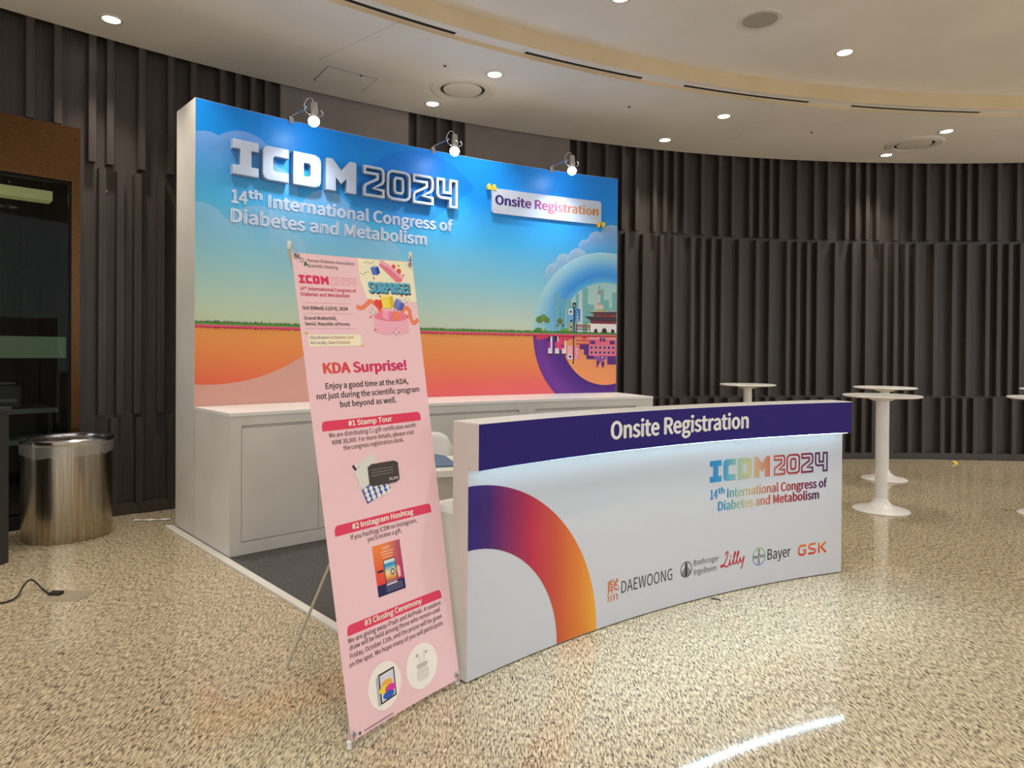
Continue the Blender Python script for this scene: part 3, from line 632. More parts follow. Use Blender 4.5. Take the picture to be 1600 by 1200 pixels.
p = Print(bmap); wt = rgb(214, 224, 242)
p.text('14', 0.268, 2.545, 0.385, 0.098, wt, 0.006, 0.022); p.text('th', 0.395, 2.598, 0.50, 0.062, wt, 0.006, 0.03)
p.text('International Congress of', 0.556, 2.548, 2.268, 0.098, wt, 0.006, 0.022); p.text('Diabetes and Metabolism', 0.266, 2.396, 1.996, 0.100, wt, 0.006, 0.022)
p.build('printed_lettering', M_printm, bd)
# placard
def rounded(u0, v0, u1, v1, r): 
    lo = lambda u: v0 + (r - math.sqrt(max(0, r * r - (max(0, u0 + r - u, u - u1 + r)) ** 2))); hi = lambda u: v1 - (lo(u) - v0); return lo, hi
pu0, pv0, pu1, pv1 = 2.686, 2.768, 3.966, 3.012
us = [pu0 + 0.03 * (1 - math.cos(math.pi / 2 * i / 6)) for i in range(7)] + [pu0 + 0.03 + (pu1 - pu0 - 0.06) * i / 16 for i in range(1, 16)] + [pu1 - 0.03 * (1 - math.sin(math.pi / 2 * (1 - i / 6))) for i in range(0)] + [pu1 - 0.03 * (1 - math.cos(math.pi / 2 * (6 - i) / 6)) for i in range(7)]
lo, hi = rounded(pu0, pv0, pu1, pv1, 0.03)
q = MB(); vs = []; fs = []
for u in us: vs += [bmap(u, lo(u), 0.002), bmap(u, hi(u), 0.002), bmap(u, hi(u), 0.026), bmap(u, lo(u), 0.026)]
for i in range(len(us) - 1):
    a = 4 * i
    for k in range(4): fs.append((a + k, a + 4 + k, a + 4 + (k + 1) % 4, a + (k + 1) % 4))
fs += [(0, 1, 2, 3), tuple(4 * (len(us) - 1) + k for k in (3, 2, 1, 0))]
pl = q.add(vs, fs).build('placard', M_letter, bd)
grad = ramp([(2.72, rgb(44, 22, 120)), (2.95, rgb(70, 40, 130)), (3.20, rgb(150, 66, 140)), (3.40, rgb(206, 110, 140)), (3.62, rgb(214, 140, 110)), (3.93, rgb(216, 156, 70))])
p = Print(bmap); p.text('Onsite Registration', 2.724, 2.858, 3.926, 0.088, lambda u, v: grad(u), 0.0275, 0.022); p.build('placard_lettering', M_printm, pl)
def quote(u, v, sgn):
    for k in (0, 1):
        q = MB(); x0 = u + k * 0.055; pts = [(0, 0), (0.042, 0), (0.042, 0.032), (0.03, 0.036), (0.036, 0.056), (0.016, 0.056), (0, 0.034)]
        pts = [(x0 + (x if sgn > 0 else 0.042 - x), v + sgn * y) for x, y in pts]
        n = len(pts); q.add([bmap(x, y, 0.004) for x, y in pts] + [bmap(x, y, 0.03) for x, y in pts], [tuple(range(n)), tuple(range(n, 2 * n))] + [(i, (i + 1) % n, n + (i + 1) % n, n + i) for i in range(n)])
        q.build('quote_mark', M_yell, bd)
quote(2.634, 2.992, 1); quote(3.915, 2.793, -1)

# clip lamps on the backdrop's top edge
def clip_lamp(u, label):
    s = B0 + u; F_ = BACK.frame(s, BACK.R, HB); o = empty('clip_lamp'); o.matrix_world = F_; tag(o, label, 'lamp', 'clip lamps on the backdrop')
    MB().box(-0.018, 0.018, -0.012, 0.045, 0.001, 0.022).box(-0.018, 0.018, -0.014, -0.010, -0.03, 0.022).build('clamp', M_chrome, o)
    MB().tube([(0, 0.0, 0.02), (0, -0.02, 0.035), (0.02, -0.27, 0.03)], 0.0055).build('arm', M_chrome, o)
    hd = MB().lathe([(0.018, 0.125), (0.026, 0.12), (0.029, 0.06), (0.033, 0.055), (0.033, 0.02), (0.030, 0.0)], 20, Matrix.Translation((0.062, -0.315, -0.05))).build('lamp_head', M_chrome, o, smooth=True)
    q = MB(); q.tube([(0.005, -0.315, 0.025)] + [(0.005 - 0.018 * math.sin(math.pi * i / 8), -0.315, 0.025 - 0.05 * i / 8) for i in range(1, 8)] + [(0.03, -0.315, -0.03)], 0.004); q.build('bracket', M_chrome, o); q = MB(); q.tube([(0.119, -0.315, 0.025)] + [(0.119 + 0.018 * math.sin(math.pi * i / 8), -0.315, 0.025 - 0.05 * i / 8) for i in range(1, 8)] + [(0.094, -0.315, -0.03)], 0.004)
    q.build('bracket', M_chrome, o)
    MB().tube([(0.06, -0.315, 0.075), (0.04, -0.315, 0.10), (0.015, -0.31, 0.095), (-0.005, -0.305, 0.065), (-0.01, -0.295, 0.04), (0.012, -0.272, 0.03)], 0.0035).build('cable', M_chrome, o)
    MB().lathe([(0.028, 0.005), (0.040, -0.01), (0.044, -0.028), (0.036, -0.05), (0.02, -0.064), (0.002, -0.068)], 20, Matrix.Translation((0.062, -0.315, -0.05))).build('bulb', M_bulb, o, smooth=True)
    ld = bpy.data.lights.new('clip_lamp_light', 'SPOT'); ld.energy = CLIP_W; ld.color = (0.80, 0.92, 1.0); ld.spot_size = math.radians(120); ld.spot_blend = 1.0; ld.shadow_soft_size = 0.045
    l = bpy.data.objects.new('clip_lamp_light', ld); COL.objects.link(l); l.parent = o; l.location = (0.062, -0.315, -0.15)
    d = Vector((0, 0.30, -1)).normalized(); l.rotation_euler = d.to_track_quat('-Z', 'Y').to_euler()
for u, lab in ((0.735, 'chrome clip lamp with lit bulb above the large letters ICDM'), (2.06, 'chrome clip lamp with lit bulb above the number 2024'), (3.37, 'chrome clip lamp with lit bulb above the white placard')): clip_lamp(u, lab)

# ------------------------------------------------------------------ storage cabinets below the backdrop
CD = 0.70; CF = BACK.R - CD
wt_ = tag(MB().arcbox(BACK, B0, B1, CF - 0.004, BACK.R - 0.006, HC - 0.022, HC, 48).build('storage_worktop', M_top), 'long white worktop below the printed backdrop', 'worktop')
UN = [(B0 + 0.002, 0.085, 0.68, 1.272, 1.392), (None, 1.445, 2.030, 2.610, 2.700), (None, 2.790, 3.38, 3.970, BW)]
edge = [0.0, 1.358, 2.700, BW]
for k, (_, a, m_, b, _e) in enumerate(UN):
    e0, e1 = edge[k] + 0.0008, edge[k + 1] - 0.0008
    o = empty('storage_cabinet', BACK.at(B0 + (e0 + e1) / 2, CF + 0.3, 0.010)); io = Matrix.Translation(-o.location)
    tag(o, ['low white storage cabinet at the left end, behind the pink banner', 'low white storage cabinet in the middle, partly behind the pink banner and desk', 'low white storage cabinet at the right end, behind the desk'][k], 'cabinet', 'storage cabinets below the backdrop')
    q = MB(); Z0, Z9 = 0.0105, HC - 0.0225
    q.arcbox(BACK, B0 + e0, B0 + a, CF, CF + 0.03, Z0, Z9, 3).arcbox(BACK, B0 + b, B0 + e1, CF, CF + 0.03, Z0, Z9, 3)
    q.arcbox(BACK, B0 + a, B0 + b, CF, CF + 0.03, Z0, 0.095, 12).arcbox(BACK, B0 + a, B0 + b, CF, CF + 0.03, 0.893, Z9, 12)
    q.arcbox(BACK, B0 + e0, B0 + e1, CF + 0.03, CF + CD - 0.008, Z0, Z9, 12)
    q.v = [tuple(io @ Vector(p_)) for p_ in q.v]; q.build('body', M_white, o)
    for d0, d1 in ((a + 0.004, m_ - 0.002), (m_ + 0.002, b - 0.004)):
        q = MB().arcbox(BACK, B0 + d0, B0 + d1, CF + 0.002, CF + 0.022, 0.100, 0.872, 6); q.v = [tuple(io @ Vector(p_)) for p_ in q.v]; q.build('door', M_white, o)
    q = MB().arcbox(BACK, B0 + a + 0.001, B0 + b - 0.001, CF + 0.026, CF + 0.0295, 0.096, 0.892, 12); q.v = [tuple(io @ Vector(p_)) for p_ in q.v]; q.build('recess_back', M_white, o)

# ------------------------------------------------------------------ registration desk
HD = 1.105; FB = 0.908; PR = 0.070; TH = 0.095
dk = empty('registration_desk', DESK.at((D0 + D1) / 2, DESK.R + 0.05, 0)); tag(dk, 'curved white registration desk with purple fascia and printed front', 'desk')
idk = Matrix.Translation(-dk.location)
def dpart(q, name, m, **k): q.v = [tuple(idk @ Vector(p_)) for p_ in q.v]; return q.build(name, m, dk, **k)
RD = DESK.R
dpart(MB().arcbox(DESK, D0, D1, RD, RD + TH, 0.006, FB, 40), 'front_panel', M_white)
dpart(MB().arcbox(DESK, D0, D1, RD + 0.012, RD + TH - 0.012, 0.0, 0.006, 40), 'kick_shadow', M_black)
dpart(MB().arcbox(DESK, D0, D1, RD - PR + 0.004, RD + TH, FB, HD - 0.004, 40), 'upper_box', M_white)
dpart(MB().arcbox(DESK, D0, D1, RD - PR, RD + TH, HD - 0.004, HD, 40), 'top_cap', M_top)
fa = dpart(MB().arcbox(DESK, D0, D1, RD - PR, RD - PR + 0.0035, FB, HD - 0.0045, 40), 'fascia', M_purple)
q = MB(); nn = 60
for i in range(nn + 1):
    t = D0 + 0.02 + (D1 - D0 - 0.04) * i / nn; q.v += [tuple(DESK.at(t, RD - PR + 0.008, FB - 0.002)), tuple(DESK.at(t, RD - PR + 0.024, FB - 0.002))]; q.c += [(1, 1, 1)] * 2
q.f = [(2 * i, 2 * i + 1, 2 * i + 3, 2 * i + 2) for i in range(nn)]
led = dpart(q, 'led_strip', M_led, fixn=False)
for i in range(10):
    t = D0 + 0.02 + (D1 - D0 - 0.04) * (i + 0.5) / 10
    ld = bpy.data.lights.new('led_module', 'AREA'); ld.shape = 'RECTANGLE'; ld.size = 0.27; ld.size_y = 0.012; ld.energy = LED_W / 10; ld.color = (0.58, 0.80, 1.0); ld.spread = math.radians(96)
    l = bpy.data.objects.new('led_module', ld); COL.objects.link(l); l.parent = led; l.location = idk @ DESK.at(t, RD - PR + 0.016, FB - 0.004); l.rotation_euler = (Matrix.Rotation(-t / DESK.R, 4, 'Z') @ Matrix.Rotation(math.radians(-30), 4, 'X')).to_euler()
dpart(MB().arcbox(DESK, D0, D1, RD + TH + 0.0005, RD + TH + 0.15, 0.70, 0.728, 40), 'inner_ledge', M_top)
dpart(MB().arcbox(DESK, D0, D0 + 0.02, RD + TH + 0.0005, RD + TH + 0.15, 0.006, 0.6995, 1), 'end_panel', M_white)
dpart(MB().arcbox(DESK, D1 - 0.02, D1, RD + TH + 0.0005, RD + TH + 0.15, 0.006, 0.6995, 1), 'end_panel', M_white)
def dmap(u, v, w): return idk @ DESK.at(D0 + u, RD - w, v)
def fmap(u, v, w): return idk @ DESK.at(D0 + u * RD / (RD - PR), RD - PR - w, v)
p = Print(dmap); p.cols(0.0015, D1 - D0 - 0.0015, 60, lambda u: 0.0075, lambda u: FB - 0.002, lambda u, v: rgb(208, 208, 213), 0.0005); p.build('printed_sheet', M_printm, dk)
sun = ramp([(0.0, rgb(44, 26, 116)), (0.12, rgb(66, 28, 108)), (0.28, rgb(150, 36, 84)), (0.40, rgb(196, 46, 72)), (0.55, rgb(206, 84, 56)), (0.70, rgb(226, 128, 50)), (0.83, rgb(240, 170, 56))])
p = Print(dmap); p.ring(0.002, 0.0075, 0.553, 0.825, 0.0, math.pi / 2, lambda u, v: sun(u), 0.0012, 48, 6); p.build('printed_arc', M_printm, dk)
rb = ramp([(1.68, rgb(36, 138, 200)), (1.80, rgb(60, 156, 200)), (1.88, rgb(134, 190, 178)), (1.98, rgb(206, 204, 150)), (2.10, rgb(214, 150, 120)), (2.22, rgb(196, 84, 76)), (2.40, rgb(160, 34, 56)), (2.52, rgb(96, 24, 80)), (2.65, rgb(66, 24, 90))])
rbf = lambda u, v: rb(u)
p = Print(dmap)
for k, (ch, a, b) in enumerate(TITLE):
    f = 0.966 / 2.04; u0 = 1.679 + (a - 0.255) * f; wd = (b - a) * f
    for shp in glyph_loops(ch, wd, 0.125, 0.0125 if k > 3 else None):
        p.poly([(u0 + x, 0.659 + y) for x, y in shp[0]], rbf, 0.0012, [[(u0 + x, 0.659 + y) for x, y in l] for l in shp[1:]])
p.text('14', 1.684, 0.563, 1.742, 0.052, rbf, 0.0012, 0.022); p.text('th', 1.748, 0.590, 1.796, 0.032, rbf, 0.0012, 0.03)
p.text('International Congress of', 1.822, 0.560, 2.638, 0.052, rbf, 0.0012, 0.022); p.text('Diabetes and Metabolism', 1.749, 0.490, 2.573, 0.052, rbf, 0.0012, 0.022)
p.build('printed_title', M_printm, dk)
p = Print(fmap); p.text('Onsite Registration', 0.842 , 0.972, 1.888, 0.086, rgb(240, 236, 230), 0.0012, 0.022); p.build('printed_sign', M_printm, fa)
# sponsor marks
ink = rgb(34, 32, 34)
p = Print(dmap); org = rgb(206, 108, 44)
for pts in ([(.905, .222), (.94, .226)], [(.915, .235), (.925, .222)], [(.935, .236), (.928, .224)], [(.912, .216), (.912, .162)], [(.938, .216), (.938, .165)], [(.912, .214), (.938, .214)], [(.912, .199), (.938, .199)], [(.912, .184), (.938, .184)], [(.948, .236), (.955, .215), (.985, .226)], [(.975, .238), (.966, .214), (.95, .192)], [(.95, .206), (.978, .200)], [(.95, .188), (.982, .176), (.986, .19)], [(.905, .158), (.915, .146), (.908, .126)], [(.926, .158), (.934, .146), (.928, .126)], [(.946, .158), (.956, .146), (.95, .126)], [(.966, .158), (.978, .146), (.974, .126)]):
    p.stroke(pts, 0.0075, org, 0.0012)
p.text('DAEWOONG', 1.006, 0.152, 1.390, 0.062, ink, 0.0012, 0.0); p.build('sponsor_mark', M_printm, dk)
p = Print(dmap); p.ring(1.498, 0.190, 0.040, 0.045, 0, 2 * math.pi, ink, 0.0012, 36, 1)
p.poly([(1.488, .222), (1.498, .230), (1.508, .222), (1.508, .152), (1.488, .152)], rgb(70, 68, 70), 0.0012)
for k, (hh) in enumerate((.018, .03, .034, .034, .03, .018)): x = 1.468 + k * 0.012; p.rect(x - 0.003, .155, x + 0.003, .155 + hh + 0.012, ink, 0.0016)
p.text('Boehringer', 1.558, 0.201, 1.757, 0.032, ink, 0.0012, 0.0); p.text('Ingelheim', 1.558, 0.148, 1.738, 0.032, ink, 0.0012, 0.0); p.build('sponsor_mark', M_printm, dk)
p = Print(dmap); red = rgb(190, 40, 44)
def smooth(pts, k=6):
    out = []; n = len(pts)
    for i in range(n - 1):
        p0, p1, p2, p3 = (Vector(pts[max(0, i - 1)]), Vector(pts[i]), Vector(pts[i + 1]), Vector(pts[min(n - 1, i + 2)]))
        for j in range(k):
            t = j / k; out.append(tuple(0.5 * ((2 * p1) + (p2 - p0) * t + (2 * p0 - 5 * p1 + 4 * p2 - p3) * t * t + (3 * p1 - p0 - 3 * p2 + p3) * t ** 3)))
    return out + [pts[-1]]
lilly = [(1.812, .222), (1.813, .234), (1.822, .242), (1.830, .236), (1.824, .212), (1.806, .180), (1.790, .162), (1.777, .158), (1.773, .165), (1.784, .170), (1.802, .162), (1.820, .155), (1.836, .164), (1.846, .184), (1.848, .196), (1.846, .176), (1.850, .162), (1.862, .166), (1.880, .200), (1.892, .226), (1.888, .234), (1.880, .216), (1.876, .176), (1.882, .163), (1.892, .168), (1.908, .202), (1.918, .226), (1.914, .234), (1.906, .216), (1.903, .176), (1.908, .163), (1.918, .168), (1.932, .194), (1.930, .174), (1.938, .168), (1.950, .178), (1.962, .198), (1.954, .166), (1.944, .138), (1.936, .126)]
p.stroke(smooth(lilly), 0.0085, red, 0.0012); p.disc(1.853, .212, .005, red, 0.0012, 12); p.build('sponsor_mark', M_printm, dk)
p = Print(dmap); gb = lambda u, v: mixc(rgb(30, 110, 190), rgb(120, 190, 60), min(1, max(0, (v - 0.13) / 0.1)))
p.ring(2.083, 0.180, 0.048, 0.0535, 0, 2 * math.pi, gb, 0.0012, 40, 1)
p.text('BAYER', 2.040, 0.172, 2.126, 0.016, ink, 0.0014, 0.015)
for k, ch in enumerate('BA ER'):
    if ch != ' ': p.text(ch, 2.076, 0.208 - k * 0.018, 2.090, 0.0145, ink, 0.0014, 0.015)
p.text('Bayer', 2.154, 0.150, 2.344, 0.064, ink, 0.0012, 0.004); p.build('sponsor_mark', M_printm, dk)
p = Print(dmap); og = ramp([(0.143, rgb(206, 48, 34)), (0.21, rgb(226, 120, 40))]); gf = lambda u, v: og(v)
for pts in ([(2.472, .205), (2.425, .205), (2.412, .192), (2.412, .158), (2.425, .149), (2.455, .149), (2.468, .160), (2.468, .174), (2.446, .174)], [(2.552, .207), (2.506, .207), (2.496, .198), (2.496, .188), (2.506, .180), (2.538, .174), (2.549, .166), (2.546, .156), (2.536, .150), (2.490, .150)], [(2.578, .209), (2.578, .145)], [(2.634, .211), (2.590, .178)], [(2.596, .182), (2.636, .145)]):
    p.stroke(pts, 0.014, gf, 0.0012)
p.build('sponsor_mark', M_printm, dk)
# things behind the desk
pd = empty('desk_pedestal', (-0.33, 3.42, 0.0105), math.radians(18)); tag(pd, 'white pedestal with overhanging top behind the left end of the desk', 'pedestal')
MB().box(-0.26, 0.26, -0.18, 0.22, 0.0, 0.785).build('body', M_white, pd)
MB().box(-0.28, 0.28, -0.20, 0.24, 0.786, 0.82).build('top', M_top, pd, bevel=0.003)
tr = empty('document_tray', (-0.355, 3.40, 0.831), math.radians(18)); tag(tr, 'blue grey plastic case lying on the white pedestal', 'case')
q = MB(); q.add([(-0.16, -0.1, 0), (0.07, -0.1, 0), (0.07, 0.14, 0), (-0.16, 0.14, 0), (-0.16, -0.1, 0.014), (0.07, -0.1, 0.006), (0.05, 0.14, 0.02), (-0.16, 0.14, 0.06)], [(0, 1, 2, 3), (4, 5, 6, 7), (0, 1, 5, 4), (1, 2, 6, 5), (2, 3, 7, 6), (3, 0, 4, 7)]); q.build('shell', M_blue, tr, bevel=0.003)
q = MB(); q.add([(-0.085, 0.0, 0.0325), (-0.068, 0.0, 0.0305), (-0.068, 0.125, 0.0445), (-0.085, 0.125, 0.047), (-0.085, 0.0, 0.0255), (-0.068, 0.0, 0.0235), (-0.068, 0.125, 0.0375), (-0.085, 0.125, 0.04)], [(0, 1, 2, 3), (4, 5, 6, 7), (0, 1, 5, 4), (1, 2, 6, 5), (2, 3, 7, 6), (3, 0, 4, 7)]); q.build('handle', M_rubber, tr)
ch = empty('plastic_chair', (-0.57, 4.15, 0.0125), math.radians(12)); tag(ch, 'cream plastic chair with rounded back behind the desk', 'chair')
q = MB(); n = 10; vs = []; fs = []
for j in range(9):
    for i in range(n + 1):
        x = -0.24 + 0.48 * i / n; z = 0.46 + 0.40 * j / 8
        if j >= 6: z = 0.76 + (j - 6) / 2 * (0.10 * (1 - max(0, (abs(x) - 0.15) / 0.09) ** 2))
        y = 0.22 + 0.04 * (j / 8) - 0.06 * (x / 0.24) ** 2; vs.append((x, y, z))
for j in range(8):
    for i in range(n): a = j * (n + 1) + i; fs.append((a, a + 1, a + n + 2, a + n + 1))
q.add(vs, fs); o = q.build('backrest', M_plast, ch, smooth=True); sd = o.modifiers.new('thick', 'SOLIDIFY'); sd.thickness = 0.02
MB().box(-0.23, 0.23, -0.22, 0.24, 0.43, 0.46).build('seat', M_plast, ch, bevel=0.02)
for x in (-0.2, 0.2):
    for y in (-0.19, 0.2): MB().tube([(x * 0.92, y * 0.92, 0.43), (x * 1.08, y * 1.1, 0.0)], [0.018, 0.013]).build('leg', M_chrome, ch)

# ------------------------------------------------------------------ X-stand banner
TLc, TRc, BLc, BRc = Vector((-.861, 2.603, 1.784)), Vector((-.450, 3.0, 1.803)), Vector((-.553, 2.338, .03)), Vector((-.211, 2.803, .03))
xb = empty('banner_stand', ((BLc.x + BRc.x) / 2, (BLc.y + BRc.y) / 2, 0)); tag(xb, 'tall pink printed banner leaning on an X shaped stand before the desk', 'banner')
ix = Matrix.Translation(-xb.location); BWD, BHT = 0.576, 1.80
def xmap(u, v, w):
    a, b = u / BWD, v / BHT; P = (1 - b) * ((1 - a) * BLc + a * BRc) + b * ((1 - a) * TLc + a * TRc)
    du = (1 - b) * (BRc - BLc) + b * (TRc - TLc); dv = (1 - a) * (TLc - BLc) + a * (TRc - BRc)
    nrm = du.cross(dv).normalized()
    bow = 0.006 * math.sin(math.pi * 3 * b) * math.sin(math.pi * a) - 0.012 * math.sin(math.pi * a) * (1 - 0.5 * b)
    return ix @ (P + nrm * (w + bow))
q = MB(); vs = []; fs = []; nu, nv = 10, 36
for wv in (0.0, -0.0012):
    for j in range(nv + 1):
        for i in range(nu + 1): vs.append(xmap(BWD * i / nu, BHT * j / nv, wv))
N1 = (nu + 1) * (nv + 1)
for j in range(nv):
    for i in range(nu):
        a = j * (nu + 1) + i; fs.append((a, a + 1, a + nu + 2, a + nu + 1)); fs.append((N1 + a, N1 + a + nu + 1, N1 + a + nu + 2, N1 + a + 1))
sheet = q.add(vs, fs).build('sheet', M_pink, xb, fixn=False, smooth=True)
p = Print(xmap)     # pictures
w1, w2, w3, w4 = 0.0008, 0.0012, 0.0016, 0.0020
ylw = rgb(248, 240, 206)
p.cols(0.297, 0.574, 14, lambda u: 1.615 if u > 0.32 else 1.615 + (0.32 - u) / 0.023 * 0.09, lambda u: 1.797, ylw, w1, 8)
tubc = rgb(246, 178, 196); tubd = rgb(240, 128, 146)
p.cols(0.342, 0.516, 10, lambda u: 1.482 - 0.012 * math.sqrt(max(0, 1 - ((u - 0.429) / 0.087) ** 2)), lambda u: 1.548, tubc, w2, 3)
p.disc(0.432, 1.548, 0.088, tubd, w3, 28, ry=0.021)
p.poly([(0.405, 1.79), (0.422, 1.796), (0.516, 1.726), (0.506, 1.704), (0.478, 1.70), (0.40, 1.772)], tubd, w2); p.stroke([(0.405, 1.79), (0.45, 1.772), (0.516, 1.72)], 0.016, tubc, w3)
def gift(u, v, s_, c, c2, rot=0.2):
    R2 = lambda x, y: (u + (x * math.cos(rot) - y * math.sin(rot)) * s_, v + (x * math.sin(rot) + y * math.cos(rot)) * s_)
    p.poly([R2(*q_) for q_ in ((-1, -.8), (.3, -1), (.3, .6), (-1, .8))], c, w4); p.poly([R2(*q_) for q_ in ((.3, -1), (1, -.6), (1, .8), (.3, .6))], c2, w4); p.poly([R2(*q_) for q_ in ((-1, .8), (.3, .6), (1, .8), (-.2, 1.1))], mixc(c, (1, 1, 1), 0.25), w4)
    p.stroke([R2(-.35, -.9), R2(-.35, .7)], s_ * 0.14, mixc(c2, (1, 1, 1), 0.3), w4 + 0.0003)
gift(0.378, 1.748, 0.020, rgb(66, 104, 196), rgb(44, 72, 160)); gift(0.420, 1.612, 0.031, rgb(250, 226, 74), rgb(226, 190, 50), 0.12); gift(0.477, 1.600, 0.024, rgb(110, 126, 206), rgb(80, 94, 176), -0.5); gift(0.409, 1.556, 0.024, rgb(250, 160, 190), rgb(236, 130, 166), -0.1)
p.poly([(0.44, 1.532), (0.474, 1.532), (0.472, 1.57), (0.442, 1.57)], rgb(246, 136, 96), w4 + 0.0004); p.stroke([(0.448, 1.57), (0.452, 1.588), (0.464, 1.588), (0.467, 1.57)], 0.002, rgb(120, 60, 50), w4 + 0.0004)
p.disc(0.366, 1.606, 0.015, rgb(232, 74, 56), w3); p.disc(0.386, 1.606, 0.015, rgb(232, 74, 56), w3); p.poly([(0.352, 1.602), (0.376, 1.572), (0.399, 1.602)], rgb(232, 74, 56), w3)
rib = rgb(246, 134, 96)
p.stroke(smooth([(0.262, 1.588), (0.285, 1.582), (0.31, 1.596), (0.33, 1.612), (0.352, 1.606), (0.372, 1.585), (0.378, 1.556)]), 0.018, rib, w2); p.stroke(smooth([(0.486, 1.566), (0.51, 1.588), (0.53, 1.576), (0.532, 1.545), (0.545, 1.520), (0.572, 1.536)]), 0.018, rib, w2)
for (x, y), s_ in (((0.474, 1.772), 0.010), ((0.498, 1.752), 0.012)): p.disc(x, y, s_, rgb(238, 88, 66), w3, 14)
for x, y in ((0.365, 1.714), (0.385, 1.636), (0.497, 1.64), (0.50, 1.777), (0.52, 1.735), (0.325, 1.544), (0.34, 1.49), (0.516, 1.548)): p.disc(x, y, 0.0045, rgb(226, 70, 66), w3, 10)
for x, y, s_ in ((0.522, 1.624, 0.018), (0.337, 1.565, 0.018), (0.445, 1.478, 0.02)):
    p.stroke([(x - s_, y), (x + s_, y)], 0.0016, rgb(110, 100, 90), w4); p.stroke([(x, y - s_), (x, y + s_)], 0.0016, rgb(110, 100, 90), w4); p.disc(x, y, 0.005, rgb(255, 252, 240), w4 + 0.0003, 8)
for pts in ([(0.300, 1.735), (0.315, 1.728), (0.332, 1.740), (0.348, 1.738)], [(0.326, 1.778), (0.345, 1.785), (0.362, 1.778), (0.378, 1.792)]): p.stroke(smooth(pts), 0.0016, rgb(120, 112, 90), w3)
for du, dv, c, ex, ww in ((0.004, -0.005, rgb(38, 34, 44), 0.06, w4), (0, 0, rgb(92, 176, 204), 0.05, w4 + 0.0004)):
    p.text('SURPRISE!', 0.334 + du, 1.652 + dv, 0.540 + du, 0.044, c, ww, ex)
p.build('printed_gift_picture', M_printm, sheet); p = Print(xmap)
# card, leaflet, dots
p.poly([(0.158, 0.944), (0.19, 0.848), (0.30, 0.90), (0.268, 0.985)], rgb(226, 222, 214), w1)
for k in range(6): p.stroke([(0.176 + k * 0.005, 0.935 - k * 0.014), (0.255 + k * 0.004, 0.964 - k * 0.014)], 0.0025, rgb(150, 146, 150) if k % 2 else rgb(214, 110, 120), w2)
p.poly([(0.157, 0.945), (0.166, 0.952), (0.178, 0.93), (0.170, 0.926)], ink, w2)
p.poly([(0.190, 0.850), (0.209, 0.792), (0.332, 0.834), (0.325, 0.87), (0.235, 0.865)], rgb(70, 92, 178), w2)
for j in range(3):
    for k in range(5):
        x, y = 0.208 + k * 0.026 + j * 0.005, 0.846 + k * 0.0035 - j * 0.018
        if x < 0.325: p.disc(x, y, 0.0098, rgb(236, 232, 222), w4 + 0.0006, 12)
p.cols(0.230, 0.382, 8, lambda u: rounded(0.230, 0.854, 0.382, 0.942, 0.01)[0](u), lambda u: rounded(0.230, 0.854, 0.382, 0.942, 0.01)[1](u), rgb(72, 64, 62), w4 + 0.0010)
for k in range(3): p.stroke([(0.245, 0.918 - k * 0.011), (0.355, 0.918 - k * 0.011)], 0.0022, rgb(150, 140, 136), w4 + 0.0014)
p.text('30,000', 0.328, 0.866, 0.376, 0.011, rgb(240, 236, 230), w4 + 0.0014, 0.01)
p.build('printed_voucher_picture', M_printm, sheet); p = Print(xmap)
# event poster with phone
pcol = lambda u, v: mixc(mixc(rgb(246, 140, 60), rgb(236, 70, 60), min(1, (0.63 - v) / 0.14)), rgb(150, 40, 120), min(1, max(0, (u - 0.27) / 0.075)) * 0.8)
p.cols(0.203, 0.343, 6, lambda u: 0.478, lambda u: 0.628, pcol, w1, 6); p.cols(0.203, 0.343, 6, lambda u: 0.436, lambda u: 0.478, rgb(36, 34, 84), w1)
p.text('EVENT', 0.252, 0.606, 0.292, 0.010, rgb(250, 236, 220), w2, 0.0)
for k in range(3): p.stroke([(0.24 + k * 0.004, 0.597 - k * 0.011), (0.306 - k * 0.004, 0.597 - k * 0.011)], 0.003, rgb(250, 214, 190), w2)
for k in range(4): p.stroke([(0.245, 0.468 - k * 0.007), (0.33, 0.468 - k * 0.007)], 0.0015, rgb(160, 160, 190), w2)
p.rect(0.247, 0.466, 0.307, 0.566, rgb(30, 30, 40), w2); scr = ramp([(0.47, rgb(246, 240, 230)), (0.478, rgb(130, 40, 110)), (0.495, rgb(240, 150, 70)), (0.515, rgb(240, 230, 150)), (0.54, rgb(40, 160, 206)), (0.552, rgb(40, 140, 200)), (0.556, rgb(246, 244, 236))])
p.cols(0.250, 0.304, 2, lambda u: 0.469, lambda u: 0.563, lambda u, v: scr(v), w3, 12); p.ring(0.287, 0.514, 0.007, 0.012, 0, 2 * math.pi, rgb(120, 70, 160), w4, 16, 1)
p.poly([(0.308, 0.52), (0.314, 0.535), (0.319, 0.53), (0.326, 0.524), (0.326, 0.49), (0.314, 0.484)], rgb(240, 196, 180), w3); p.rect(0.213, 0.524, 0.243, 0.532, rgb(40, 30, 80), w3)
p.build('printed_poster_picture', M_printm, sheet); p = Print(xmap)
